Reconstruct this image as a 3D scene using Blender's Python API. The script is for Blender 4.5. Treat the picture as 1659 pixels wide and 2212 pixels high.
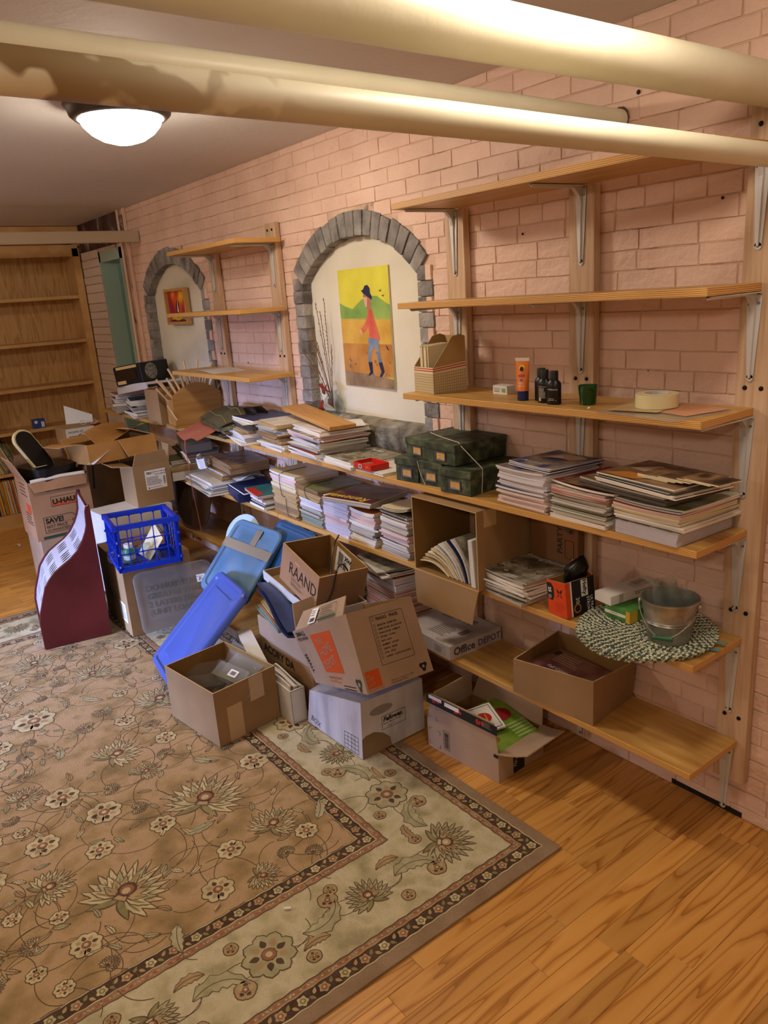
import bpy, bmesh, math, random
from math import sin, cos, pi, radians, sqrt, atan2
from mathutils import Vector, Matrix, Euler, noise

for _o in list(bpy.data.objects):
    bpy.data.objects.remove(_o)
SC = bpy.context.scene
COL = SC.collection
RND = random.Random(11)

# ------------------------------------------------------------------ camera
cam_d = bpy.data.cameras.new('camera'); cam = bpy.data.objects.new('camera', cam_d); COL.objects.link(cam)
cam_d.sensor_fit = 'HORIZONTAL'; cam_d.sensor_width = 36.0; cam_d.lens = 36.0*1650/1659
cam_d.clip_start = 0.02
_R = [[0.60418491, 0.79391823, -0.06822346], [-0.18062048, 0.21983619, 0.95867006], [0.77610362, -0.56689143, 0.2762196]]
cam.matrix_world = Matrix([[_R[0][0], _R[1][0], _R[2][0], 0], [_R[0][1], _R[1][1], _R[2][1], 0], [_R[0][2], _R[1][2], _R[2][2], 1.5], [0, 0, 0, 1]])
SC.camera = cam

# ------------------------------------------------------------------ light
w = bpy.data.worlds.new('world'); SC.world = w; w.use_nodes = True
w.node_tree.nodes['Background'].inputs[0].default_value = (0.45, 0.62, 1.0, 1)
w.node_tree.nodes['Background'].inputs[1].default_value = 0.25
SC.view_settings.view_transform = 'Standard'; SC.view_settings.look = 'None'
SC.view_settings.gamma = 1.0; SC.view_settings.use_curve_mapping = False
SC.view_settings.exposure = 0.53
LAMP_COL = (1.0, 0.80, 0.53)
LAMP_POWER = 60.0
# daylight through the window in the wall left of the camera
ad = bpy.data.lights.new('window_daylight', 'AREA'); ad.shape = 'RECTANGLE'; ad.size = 1.0; ad.size_y = 0.7
ad.energy = 24; ad.color = (0.36, 0.50, 1.0); ad.spread = radians(48)
ao = bpy.data.objects.new('window_daylight', ad); COL.objects.link(ao)
ao.location = (-3.45, -2.62, .85); ao.rotation_euler = (radians(74), 0, 0)

# ------------------------------------------------------------------ colour + materials
def hx(s):
    s = s.lstrip('#')
    return tuple(((int(s[i:i+2], 16)/255)**2.2) for i in (0, 2, 4)) + (1.0,)
MATS = {}
def mat(name, base='808080', rough=.6, metal=0.0, ramp=None, scale=6.0, stretch=(1, 1, 1), detail=4.0, bump=0.0, bscale=None,
        rand=0.0, trans=0.0, alpha=1.0, emit=None, estr=0.0, coat=0.0, ior=1.45, spec=None, contour=0.0, offs=False, bstretch=None):
    if name in MATS: return MATS[name]
    m = bpy.data.materials.new(name); m.use_nodes = True; MATS[name] = m
    nt = m.node_tree; N = nt.nodes; L = nt.links
    b = N['Principled BSDF']
    b.inputs['Base Color'].default_value = hx(base); b.inputs['Roughness'].default_value = rough
    b.inputs['Metallic'].default_value = metal; b.inputs['IOR'].default_value = ior
    if trans: b.inputs['Transmission Weight'].default_value = trans
    if alpha < 1: b.inputs['Alpha'].default_value = alpha
    if coat: b.inputs['Coat Weight'].default_value = coat
    if spec is not None: b.inputs['Specular IOR Level'].default_value = spec
    if emit: b.inputs['Emission Color'].default_value = hx(emit); b.inputs['Emission Strength'].default_value = estr
    col = None
    tc = mp = None
    if ramp or bump:
        tc = N.new('ShaderNodeTexCoord'); src = tc.outputs['Object']
        if offs:
            oi = N.new('ShaderNodeObjectInfo'); ml = N.new('ShaderNodeMath'); ml.operation = 'MULTIPLY'; ml.inputs[1].default_value = 37.0
            L.new(oi.outputs['Random'], ml.inputs[0]); va = N.new('ShaderNodeVectorMath'); va.operation = 'ADD'
            L.new(src, va.inputs[0]); L.new(ml.outputs[0], va.inputs[1]); src = va.outputs[0]
    if ramp:
        mp = N.new('ShaderNodeMapping'); mp.inputs['Scale'].default_value = stretch; L.new(src, mp.inputs[0])
        nz = N.new('ShaderNodeTexNoise'); nz.inputs['Scale'].default_value = scale; nz.inputs['Detail'].default_value = detail
        L.new(mp.outputs[0], nz.inputs['Vector']); fac = nz.outputs['Fac']
        if contour:
            a = N.new('ShaderNodeMath'); a.operation = 'MULTIPLY'; a.inputs[1].default_value = contour; L.new(fac, a.inputs[0])
            s = N.new('ShaderNodeMath'); s.operation = 'FRACT'; L.new(a.outputs[0], s.inputs[0]); fac = s.outputs[0]
        cr = N.new('ShaderNodeValToRGB'); e = cr.color_ramp.elements
        e[0].position, e[0].color = ramp[0][0], hx(ramp[0][1]); e[1].position, e[1].color = ramp[-1][0], hx(ramp[-1][1])
        for p, c in ramp[1:-1]:
            q = e.new(p); q.color = hx(c)
        L.new(fac, cr.inputs[0]); col = cr.outputs[0]
    if rand:
        oi2 = N.new('ShaderNodeObjectInfo'); mr = N.new('ShaderNodeMapRange'); mr.inputs[3].default_value = 1-rand; mr.inputs[4].default_value = 1+rand*.6
        L.new(oi2.outputs['Random'], mr.inputs[0])
        mx = N.new('ShaderNodeMix'); mx.data_type = 'RGBA'; mx.blend_type = 'MULTIPLY'; mx.inputs[0].default_value = 1
        if col: L.new(col, mx.inputs[6])
        else: mx.inputs[6].default_value = hx(base)
        L.new(mr.outputs[0], mx.inputs[7]); col = mx.outputs[2]
    if col: L.new(col, b.inputs['Base Color'])
    if bump:
        n2 = N.new('ShaderNodeTexNoise'); n2.inputs['Scale'].default_value = bscale or scale*4; n2.inputs['Detail'].default_value = 5
        mp2 = N.new('ShaderNodeMapping'); mp2.inputs['Scale'].default_value = bstretch or (1, 1, 1); L.new(src, mp2.inputs[0]); L.new(mp2.outputs[0], n2.inputs['Vector'])
        bp = N.new('ShaderNodeBump'); bp.inputs['Strength'].default_value = min(1, bump); bp.inputs['Distance'].default_value = 0.004*max(1, bump)
        L.new(n2.outputs['Fac'], bp.inputs['Height']); L.new(bp.outputs[0], b.inputs['Normal'])
    return m

PINK = mat('pink_brick_paint', 'DFBDA8', .55, ramp=[(.3, 'D2B09B'), (.48, 'DDBAA5'), (.7, 'E5C4B0')], scale=5, bump=1.6, bscale=45, rand=.06)
PINKB = mat('pink_mortar_paint', 'C49A84', .65, ramp=[(.31, '7C6454'), (.38, 'C6A68E'), (.6, 'DABA9F')], scale=9, bump=1.5, bscale=60)
CRACK = mat('dark_joint', '5B4038', .9)
GREYB = mat('grey_brick', '8C8782', .8, ramp=[(.3, '56524E'), (.5, '8A8580'), (.72, 'ABA59C')], scale=9, bump=2.2, bscale=70, rand=.14, offs=True)
STONE = mat('grey_stone_sill', '7D7668', .9, ramp=[(.3, '4B463C'), (.5, '857D6C'), (.7, 'A79E8A')], scale=14, bump=2.5, bscale=60)
CREAM = mat('cream_plaster', 'D9D1BC', .7, ramp=[(.35, 'CFC6AF'), (.65, 'DED7C3')], scale=3, bump=.3, bscale=30)
CEIL = mat('ceiling_paint', 'D6CFC8', .75, ramp=[(.3, 'D1CAC3'), (.7, 'DAD4CD')], scale=1.2, bump=.3, bscale=40)
PIPEP = mat('cream_pipe_paint', 'DEDAC0', .42, ramp=[(.35, 'D6D1B4'), (.65, 'E2DEC4')], scale=4, bump=.12, bscale=60)
def stained_pipe():
    m = mat('stained_pipe_paint', 'DEDAC0', .45, ramp=[(.35, 'D6D1B4'), (.65, 'E2DEC4')], scale=4); N = m.node_tree.nodes; L = m.node_tree.links; b = N['Principled BSDF']
    src = b.inputs['Base Color'].links[0].from_socket; tc = N.new('ShaderNodeTexCoord'); sp = N.new('ShaderNodeSeparateXYZ'); L.new(tc.outputs['Object'], sp.inputs[0])
    mr = N.new('ShaderNodeMapRange'); mr.inputs[1].default_value = .62; mr.inputs[2].default_value = .25; L.new(sp.outputs['Y'], mr.inputs[0])
    nz = N.new('ShaderNodeTexNoise'); nz.inputs['Scale'].default_value = 13; L.new(tc.outputs['Object'], nz.inputs['Vector'])
    cr = N.new('ShaderNodeValToRGB'); cr.color_ramp.elements[0].position = .52; cr.color_ramp.elements[1].position = .56; L.new(nz.outputs['Fac'], cr.inputs[0])
    mu = N.new('ShaderNodeMath'); mu.operation = 'MULTIPLY'; L.new(mr.outputs[0], mu.inputs[0]); L.new(cr.outputs[0], mu.inputs[1])
    mx = N.new('ShaderNodeMix'); mx.data_type = 'RGBA'; L.new(mu.outputs[0], mx.inputs[0]); L.new(src, mx.inputs[6]); mx.inputs[7].default_value = hx('8A7450'); L.new(mx.outputs[2], b.inputs['Base Color']); return m
PIPES = stained_pipe()
PLY = mat('plywood_face', 'BE924E', .45, ramp=[(.3, 'AB8040'), (.5, 'BE924E'), (.7, 'CCA262')], scale=7, stretch=(.6, 6, 6), bump=.12, bscale=50, coat=.15)
def ply_edge():
    m = bpy.data.materials.new('plywood_edge'); m.use_nodes = True; N = m.node_tree.nodes; L = m.node_tree.links
    b = N['Principled BSDF']; b.inputs['Roughness'].default_value = .5
    tc = N.new('ShaderNodeTexCoord'); sp = N.new('ShaderNodeSeparateXYZ'); L.new(tc.outputs['Object'], sp.inputs[0])
    nz = N.new('ShaderNodeTexNoise'); nz.inputs['Scale'].default_value = 14; L.new(tc.outputs['Object'], nz.inputs['Vector'])
    a = N.new('ShaderNodeMath'); a.operation = 'MULTIPLY'; a.inputs[1].default_value = 230; L.new(sp.outputs['Z'], a.inputs[0])
    a2 = N.new('ShaderNodeMath'); a2.operation = 'ADD'; L.new(a.outputs[0], a2.inputs[0]); L.new(nz.outputs['Fac'], a2.inputs[1])
    f = N.new('ShaderNodeMath'); f.operation = 'FRACT'; L.new(a2.outputs[0], f.inputs[0])
    cr = N.new('ShaderNodeValToRGB'); e = cr.color_ramp.elements; e[0].position, e[0].color = 0, hx('DDAE66'); e[1].position, e[1].color = 1, hx('C9924A')
    q = e.new(.62); q.color = hx('D39F55'); q = e.new(.78); q.color = hx('7E5122'); q = e.new(.9); q.color = hx('8F5F2B')
    L.new(f.outputs[0], cr.inputs[0]); L.new(cr.outputs[0], b.inputs['Base Color']); MATS['ply_edge'] = m; return m
PLYE = ply_edge()
PINE = mat('pine_upright', 'C2A284', .55, ramp=[(.3, 'AE8E6E'), (.5, 'C0A081'), (.7, 'CDB092')], scale=10, stretch=(8, 8, .5), bump=.15)
OAK = mat('oak_veneer', 'C79A60', .45, ramp=[(.0, 'AE8147'), (.25, 'C59960'), (.8, 'CDA56E'), (1, 'B98C52')], scale=2.2, stretch=(1, 5, .55), contour=9, bump=.1, offs=True)
OAKP = mat('oak_trim', 'C79C66', .5, ramp=[(.3, 'BA8E56'), (.7, 'D2A972')], scale=10, stretch=(1, .7, 1))
STEEL = mat('bracket_steel', 'C6C5C2', .4, .25)
SCREW = mat('black_screw', '1B1A1A', .4, .5)
CARD = mat('cardboard', '967650', .8, ramp=[(.3, '896B47'), (.7, 'A08059')], scale=3.5, bump=.18, bscale=25)
CARDL = mat('cardboard_light', 'A98F76', .8, ramp=[(.3, '9C836A'), (.7, 'B39981')], scale=3.5, bump=.18, bscale=25)
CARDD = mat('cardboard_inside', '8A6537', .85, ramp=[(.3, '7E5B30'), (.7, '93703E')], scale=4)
CARDP = mat('cardboard_pinkish', 'A6805F', .8, ramp=[(.3, '987253'), (.7, 'B08A69')], scale=4, bump=.3, bscale=20)
CARDE = mat('cardboard_cut_edge', 'B59668', .85)
CORR = mat('corrugated_core', '80684C', .85, ramp=[(.35, '6B5439'), (.6, '8F775A')], scale=160, stretch=(1, 0.02, 0.02), detail=0)
WCARD = mat('white_card', 'D4D0CC', .6, ramp=[(.3, 'C6C1BC'), (.7, 'DCD9D4')], scale=5, bump=.2, bscale=18)
WHITE = mat('white_paper', 'E2DED6', .7)
INK = mat('black_ink', '221E1B', .7)
INKF = mat('faded_ink', '5B4A3A', .75)
ORANGE = mat('orange_print', 'C9541F', .65)
RED = mat('red_print', 'B3352B', .65)
GREENI = mat('dark_green_print', '2F4A3A', .65)
TAPE = mat('tan_tape', 'BDA075', .35, coat=.2)
GREYTAPE = mat('grey_duct_tape', '7C7468', .35, .25)
BLACK = mat('black_plastic', '141414', .35)
BLACKM = mat('black_matte', '191817', .8)
CLEAR = mat('clear_glass', 'F4F6F4', .03, trans=1.0, ior=1.45)
def thin_clear(name, tint, k, rough=.08, edge=.55):
    m = bpy.data.materials.new(name); m.use_nodes = True; N = m.node_tree.nodes; L = m.node_tree.links
    o = N['Material Output']; N.remove(N['Principled BSDF'])
    t = N.new('ShaderNodeBsdfTransparent'); t.inputs[0].default_value = hx(tint)
    g = N.new('ShaderNodeBsdfPrincipled'); g.inputs['Roughness'].default_value = rough; g.inputs['Base Color'].default_value = hx('B9B7B2')
    fr = N.new('ShaderNodeLayerWeight'); fr.inputs[0].default_value = .35
    mr = N.new('ShaderNodeMapRange'); mr.inputs[3].default_value = k; mr.inputs[4].default_value = min(1, k+edge); L.new(fr.outputs['Facing'], mr.inputs[0])
    mx = N.new('ShaderNodeMixShader'); L.new(mr.outputs[0], mx.inputs[0]); L.new(t.outputs[0], mx.inputs[1]); L.new(g.outputs[0], mx.inputs[2])
    L.new(mx.outputs[0], o.inputs[0]); return m
ACRYL = thin_clear('clear_acrylic', 'FAFAF8', .012, .03, .42)
FROST = thin_clear('frosted_plastic', 'ECECEA', .11, .3, .4)
WRAP = thin_clear('shrink_wrap', 'F8F6F8', .06, .12, .35)
JARG = thin_clear('thin_jar_glass', 'F4F7F6', .012, .02, .30)

# ------------------------------------------------------------------ mesh helpers
class MB:
    def __init__(s): s.v = []; s.f = []; s.m = []
    def add(s, vs, fs, mi=0, T=None):
        o = len(s.v)
        for p in vs:
            p = Vector(p)
            s.v.append(T @ p if T else p)
        for f in fs:
            s.f.append([o+i for i in f]); s.m.append(mi)
        return s
    def box(s, c, d, mi=0, T=None, rot=None):
        x, y, z = d[0]/2, d[1]/2, d[2]/2
        vs = [Vector((i*x, j*y, k*z)) for k in (-1, 1) for (i, j) in ((-1, -1), (1, -1), (1, 1), (-1, 1))]
        if rot: R_ = Euler(rot).to_matrix(); vs = [R_ @ v for v in vs]
        vs = [v+Vector(c) for v in vs]
        return s.add(vs, [(3, 2, 1, 0), (4, 5, 6, 7), (0, 1, 5, 4), (1, 2, 6, 5), (2, 3, 7, 6), (3, 0, 4, 7)], mi, T)
    def tube(s, pts, r, n=8, mi=0, T=None, closed=False, caps=True):
        pts = [Vector(p) for p in pts]; rs = r if isinstance(r, (list, tuple)) else [r]*len(pts)
        vs = []; up = None
        for i, p in enumerate(pts):
            if closed: t = (pts[(i+1) % len(pts)]-pts[i-1])
            else: t = pts[min(i+1, len(pts)-1)]-pts[max(i-1, 0)]
            t.normalize()
            if up is None: up = t.orthogonal().normalized()
            else:
                up = up - t*up.dot(t)
                up = up.normalized() if up.length > 1e-6 else t.orthogonal().normalized()
            sd = t.cross(up)
            for k in range(n):
                a = 2*pi*k/n; vs.append(p+(up*cos(a)+sd*sin(a))*rs[i])
        m = len(pts); fs = []
        for i in range(m if closed else m-1):
            for k in range(n):
                j = (i+1) % m; fs.append((i*n+k, i*n+(k+1) % n, j*n+(k+1) % n, j*n+k))
        if caps and not closed: fs += [tuple(range(n))[::-1], tuple(range((m-1)*n, m*n))]
        return s.add(vs, fs, mi, T)
    def lathe(s, prof, n=24, mi=0, T=None, sx=1, sy=1):
        vs = [(r*cos(2*pi*k/n)*sx, r*sin(2*pi*k/n)*sy, z) for (r, z) in prof for k in range(n)]
        fs = [(i*n+k, i*n+(k+1) % n, (i+1)*n+(k+1) % n, (i+1)*n+k) for i in range(len(prof)-1) for k in range(n)]
        if prof[0][0] > 1e-5: fs.append(tuple(range(n))[::-1])
        if prof[-1][0] > 1e-5: fs.append(tuple(range((len(prof)-1)*n, len(prof)*n)))
        return s.add(vs, fs, mi, T)
    def prism(s, poly, z0, z1, mi=0, T=None, mtop=None):
        n = len(poly)
        vs = [(p[0], p[1], z0) for p in poly]+[(p[0], p[1], z1) for p in poly]
        s.add(vs, [tuple(range(n))[::-1]]+[(i, (i+1) % n, n+(i+1) % n, n+i) for i in range(n)], mi, T)
        o = len(s.v)-2*n
        s.f.append([o+n+i for i in range(n)]); s.m.append(mi if mtop is None else mtop)
        return s
    def grid(s, fn, nu, nv, mi=0, flip=False):
        o = len(s.v)
        for i in range(nu+1):
            for j in range(nv+1): s.v.append(Vector(fn(i/nu, j/nv)))
        for i in range(nu):
            for j in range(nv):
                q = [o+i*(nv+1)+j, o+(i+1)*(nv+1)+j, o+(i+1)*(nv+1)+j+1, o+i*(nv+1)+j+1]
                s.f.append(q[::-1] if flip else q); s.m.append(mi)
        return s
    def slab(s, fn, nu, nv, t, mi=0, mside=None):
        """sheet fn(u,v)->point, thickened by t along +z of its own local normal"""
        def nrm(u, v):
            e = .01
            a = Vector(fn(min(1, u+e), v))-Vector(fn(max(0, u-e), v)); b = Vector(fn(u, min(1, v+e)))-Vector(fn(u, max(0, v-e)))
            return a.cross(b).normalized()
        top = lambda u, v: Vector(fn(u, v))+nrm(u, v)*t
        s.grid(top, nu, nv, mi); s.grid(fn, nu, nv, mi, True)
        ms = mi if mside is None else mside
        s.grid(lambda u, k: fn(u, 0) if k < .5 else top(u, 0), nu, 1, ms, True)
        s.grid(lambda u, k: fn(u, 1) if k < .5 else top(u, 1), nu, 1, ms)
        s.grid(lambda v, k: fn(0, v) if k < .5 else top(0, v), nv, 1, ms)
        s.grid(lambda v, k: fn(1, v) if k < .5 else top(1, v), nv, 1, ms, True)
        return s
    def build(s, name, mats, parent=None, loc=None, rot=None, smooth=False, bevel=0.0):
        me = bpy.data.meshes.new(name); me.from_pydata([tuple(v) for v in s.v], [], s.f)
        if not isinstance(mats, (list, tuple)): mats = [mats]
        for m in mats: me.materials.append(m)
        if len(mats) > 1: me.polygons.foreach_set('material_index', s.m)
        if smooth: me.polygons.foreach_set('use_smooth', [True]*len(me.polygons))
        me.update()
        o = bpy.data.objects.new(name, me); COL.objects.link(o)
        if parent: o.parent = parent
        if loc: o.location = loc
        if rot: o.rotation_euler = rot
        if smooth:
            try: me.set_sharp_from_angle(angle=radians(40))
            except Exception: pass
        if bevel:
            b = o.modifiers.new('bevel', 'BEVEL'); b.width = bevel; b.segments = 2; b.limit_method = 'ANGLE'
        return o
def tag(o, label=None, cat=None, group=None, kind=None):
    if label: o['label'] = label
    if cat: o['category'] = cat
    if group: o['group'] = group
    if kind: o['kind'] = kind
    return o
def thing(name, label, cat, loc=(0, 0, 0), rot=(0, 0, 0), group=None):
    o = bpy.data.objects.new(name, None); COL.objects.link(o); o.location = loc; o.rotation_euler = [radians(a) for a in rot]
    o.empty_display_size = .05
    return tag(o, label, cat, group)

# ------------------------------------------------------------------ flat print: text and shapes laid on a surface
_tc = {}
def text_mesh(body, bold=0.0, align='LEFT', shear=0.0, space=1.0):
    k = (body, bold, align, shear, space)
    if k in _tc: return _tc[k]
    cu = bpy.data.curves.new('t', 'FONT'); cu.body = body; cu.size = 1; cu.align_x = align; cu.offset = bold; cu.resolution_u = 2; cu.shear = shear; cu.space_character = space
    ob = bpy.data.objects.new('t', cu); COL.objects.link(ob)
    dg = bpy.context.evaluated_depsgraph_get(); me = ob.evaluated_get(dg).to_mesh()
    r = ([v.co.copy() for v in me.vertices], [tuple(p.vertices) for p in me.polygons])
    ob.evaluated_get(dg).to_mesh_clear(); bpy.data.objects.remove(ob); bpy.data.curves.remove(cu)
    _tc[k] = r; return r
class Ink:
    """flat printing on a bilinear surface patch: p00,p10,p11,p01 (counter-clockwise from outside)"""
    def __init__(s, p00, p10, p11, p01, off=.0006):
        s.c = [Vector(p) for p in (p00, p10, p11, p01)]; s.W = (s.c[1]-s.c[0]).length; s.H = (s.c[3]-s.c[0]).length
        s.n = (s.c[1]-s.c[0]).cross(s.c[3]-s.c[0]).normalized(); s.off = off; s.mb = MB(); s.mats = []
    def P(s, u, v, k=0):
        a = u/s.W; b = v/s.H; c = s.c
        return (c[0]*(1-a)+c[1]*a)*(1-b)+(c[3]*(1-a)+c[2]*a)*b+s.n*(s.off+k*.00025)
    def mi(s, m):
        if m not in s.mats: s.mats.append(m)
        return s.mats.index(m)
    def poly(s, pts, m, k=0):
        n = len(pts); ar = sum(pts[i][0]*pts[(i+1) % n][1]-pts[(i+1) % n][0]*pts[i][1] for i in range(n))
        if ar < 0: pts = pts[::-1]
        s.mb.add([s.P(u, v, k) for u, v in pts], [tuple(range(n))], s.mi(m)); return s
    def rect(s, u, v, w_, h_, m, k=0): return s.poly([(u, v), (u+w_, v), (u+w_, v+h_), (u, v+h_)], m, k)
    def frame(s, u, v, w_, h_, t, m, k=0):
        s.rect(u, v, w_, t, m, k); s.rect(u, v+h_-t, w_, t, m, k); s.rect(u, v, t, h_, m, k); return s.rect(u+w_-t, v, t, h_, m, k)
    def disc(s, u, v, r, m, k=0, n=20, sy=1): return s.poly([(u+r*cos(2*pi*i/n), v+r*sy*sin(2*pi*i/n)) for i in range(n)], m, k)
    def text(s, body, u, v, size, m, k=0, rot=0, bold=0.0, align='LEFT', shear=0.0, sx=1.0, space=1.0):
        vs, fs = text_mesh(body, bold, align, shear, space); c_, s_ = cos(radians(rot)), sin(radians(rot))
        s.mb.add([s.P(u+(p.x*sx*c_-p.y*s_)*size, v+(p.x*sx*s_+p.y*c_)*size, k) for p in vs], fs, s.mi(m)); return s
    def barcode(s, u, v, w_, h_, m, k=0, horiz=False, seed=1):
        r = random.Random(seed); x = 0; L_ = h_ if horiz else w_
        while x < L_:
            t = r.choice((.004, .007, .011))*L_*3; t = min(t, L_-x)
            if horiz: s.rect(u, v+x, w_, t, m, k)
            else: s.rect(u+x, v, t, h_, m, k)
            x += t+r.choice((.005, .009))*L_*3
        return s
    def lines(s, u, v, w_, n, pitch, m, k=0, t=.35, seed=3):
        r = random.Random(seed)
        for i in range(n):
            x = u
            end = u+w_*r.uniform(.7, 1)
            while x < end:
                l = r.uniform(.06, .16)*w_; l = min(l, end-x); s.rect(x, v-i*pitch, l, pitch*t, m, k); x += l+.015*w_
        return s
    def done(s, parent, name='printing'): return s.mb.build(name, s.mats, parent) if s.mats else None
# =================================================================== THE ROOM
YW = 1.84; CZ = 2.115; X0 = -6.36; X1 = 1.6; YL = -2.6
def struct(o): o['kind'] = 'structure'; return o
FLOORM = mat('oak_laminate', 'B5803F', .42, ramp=[(0, '96622C'), (.10, 'AE7634'), (.22, 'C48C46'), (.7, 'CA944E'), (1, 'B88040')], scale=2.2, stretch=(4.4, .36, 1), detail=2.5, contour=11, rand=.2, offs=True, coat=.05)
FLOORB = mat('floor_groove', '966233', .6)
fl = MB().box((((X0+X1)/2), (YL+YW)/2, -.03), (X1-X0+.3, YW-YL+.3, .048)).build('floor', FLOORB); struct(fl)
RX0, RX1, RY0, RY1 = -4.19, -1.167, -1.07, 1.372           # rug extents
planks = []; SW = .066
for k in range(-84, 38):
    xa = -.853+k*SW
    if xa < X0 or xa+SW > X1: continue
    y = YL+RND.uniform(-.5, 0)
    while y < YW:
        l = RND.choice((.36, .45, .54, .63, .78)); a, b_ = max(y, YL), min(y+l, YW+.02)
        if b_-a > .02 and not (xa > RX0+.02 and xa+SW < RX1-.02 and a > RY0 and b_ < RY1-.02): planks.append((xa, a, b_))
        y += l
def pk(p):
    x, yy = p[0], (p[1]+p[2])/2
    vis = (x < .1 and p[2] > .1) or x < -4
    return (0 if vis else 50)+sqrt(x*x+min(abs(p[1]), abs(p[2]))**2)
planks.sort(key=pk)
_pm = {}
def plank_mesh(l):
    l = round(l, 2)
    if l not in _pm:
        mb = MB(); g = .0003; bv = .0008; w2, l2 = SW/2-g, l/2-g
        vs = [(-w2, -l2, -.008), (w2, -l2, -.008), (w2, l2, -.008), (-w2, l2, -.008), (-w2+bv, -l2+bv, 0), (w2-bv, -l2+bv, 0), (w2-bv, l2-bv, 0), (-w2+bv, l2-bv, 0),
              (-w2, -l2, -.0008), (w2, -l2, -.0008), (w2, l2, -.0008), (-w2, l2, -.0008)]
        mb.add(vs, [(4, 5, 6, 7), (8, 9, 5, 4), (9, 10, 6, 5), (10, 11, 7, 6), (11, 8, 4, 7), (0, 1, 9, 8), (1, 2, 10, 9), (2, 3, 11, 10), (3, 0, 8, 11)])
        o = mb.build('plank', FLOORM); me = o.data; bpy.data.objects.remove(o); _pm[l] = me
    return _pm[l]
rest = MB()
for i, (xa, a, b_) in enumerate(planks):
    if i < 290:
        me = plank_mesh(b_-a); o = bpy.data.objects.new('plank', me); COL.objects.link(o); o.parent = fl; o.location = (xa+SW/2, (a+b_)/2, 0)
    else: rest.box((xa+SW/2, (a+b_)/2, -.004), (SW-.0016, b_-a-.0016, .008))
tag(rest.build('planks', FLOORM, fl), kind='stuff')

# ceiling
ce = MB().box(((X0+X1)/2, (YL+YW)/2, CZ+.05), (X1-X0+.3, YW-YL+.3, .1)).build('ceiling', CEIL); struct(ce)
LW = mat('painted_block_wall', 'C9B9A0', .8, ramp=[(.3, 'C0B096'), (.7, 'CFC0A8')], scale=3)
# left wall with a window opening
lw = MB(); wx0, wx1, wz0, wz1 = -4.05, -2.85, .45, 1.25
for (a, b_, c, d) in ((X0, wx0, 0, CZ), (wx1, X1, 0, CZ), (wx0, wx1, 0, wz0), (wx0, wx1, wz1, CZ)):
    lw.box(((a+b_)/2, YL-.05, (c+d)/2), (b_-a, .1, d-c))
lwo = lw.build('wall_left', LW); struct(lwo)
wf = MB(); WFM = mat('window_frame_paint', 'D8D4C8', .5)
for (x, z, dx, dz) in ((wx0+.02, .85, .04, .8), (wx1-.02, .85, .04, .8), (-3.45, wz0+.02, 1.2, .04), (-3.45, wz1-.02, 1.2, .04)):
    wf.box((x, YL-.05, z), (dx, .04, dz))
struct(wf.build('window_1', WFM))
struct(MB().box((X1+.05, (YL+YW)/2, CZ/2), (.1, YW-YL+.2, CZ)).build('wall_front', LW))
struct(MB().box((X0-.05, (YL+YW)/2, CZ/2), (.1, YW-YL+.2, CZ)).build('wall_back', LW))

# ---- brick wall with two arched niches and a doorway
def arch_pts(cx, hw, R_, zc, zb, n=20):
    a0 = math.acos(hw/R_); return [(cx-hw, zb)]+[(cx-R_*cos(a0+(pi-2*a0)*i/n), zc+R_*sin(a0+(pi-2*a0)*i/n)) for i in range(n+1)]+[(cx+hw, zb)]
NICHES = ((-2.605, 0.0), (-4.455, .02))
holes = [arch_pts(cx, .402, .559, 1.168+dz, .97) for cx, dz in NICHES]+[[(-5.66, 0.001), (-5.66, 1.90), (-5.21, 1.90), (-5.21, 0.001)]]
def holed(name, outer, holes, y0, y1, m):
    cu = bpy.data.curves.new(name, 'CURVE'); cu.dimensions = '2D'; cu.fill_mode = 'BOTH'; cu.extrude = (y1-y0)/2
    for P_ in [outer]+holes:
        sp = cu.splines.new('POLY'); sp.points.add(len(P_)-1); sp.use_cyclic_u = True
        for q, p in zip(sp.points, P_): q.co = (p[0], p[1], 0, 1)
    ob = bpy.data.objects.new('t', cu); COL.objects.link(ob); dg = bpy.context.evaluated_depsgraph_get()
    me = bpy.data.meshes.new_from_object(ob.evaluated_get(dg)); bpy.data.objects.remove(ob)
    for v in me.vertices: x, z, t = v.co; v.co = (x, (y0+y1)/2-t, z)
    me.materials.clear(); me.materials.append(m); o = bpy.data.objects.new(name, me); COL.objects.link(o); return o
wr = holed('wall_right', [(X0, 0), (X1, 0), (X1, CZ), (X0, CZ)], holes, YW+.003, YW+.13, PINKB); struct(wr)
def outer_half(z, dz):
    if z < .96: return 0
    if z < 1.575+dz: return .475
    q = .645**2-(z-1.168-dz)**2
    return sqrt(q) if q > 0 else 0
cut = []
RH = .0525; bricks = []
for k in range(-33, 10):
    za = 1.6665+k*RH; zb = za+RH
    if zb < .0 or za > CZ-.008: continue
    za, zb = max(za, 0), min(zb, CZ)
    header = (k % 9 == 0); L_ = .086 if header else .176
    x = -5.10+(.04 if k % 2 else -.05)-RND.uniform(0, .03)
    spans = [(-5.10, X1)]
    for cx, dz in NICHES:
        h_ = max(outer_half(za+.01, dz), outer_half(zb-.01, dz)) if zb < 1.6 else outer_half(za+.022, dz)
        if za < .985 and zb > .88: h_ = .47
        if h_:
            ns = []
            for a, b_ in spans:
                if cx-h_ > a and cx+h_ < b_: ns += [(a, cx-h_), (cx+h_, b_)]
                else: ns.append((a, b_))
            spans = ns
    while x < X1:
        l = L_*RND.uniform(.93, 1.06); xa, xb = x, x+l; x += l
        for a, b_ in spans:
            p, q = max(xa, a), min(xb, b_)
            if q-p > .02: bricks.append((p, q, za, zb))
bricks.sort(key=lambda b_: ((b_[0]+b_[1])/2)**2+(0 if b_[1] < -.72 else 400)+((b_[2]+b_[3])/2-1.5)**2)
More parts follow.
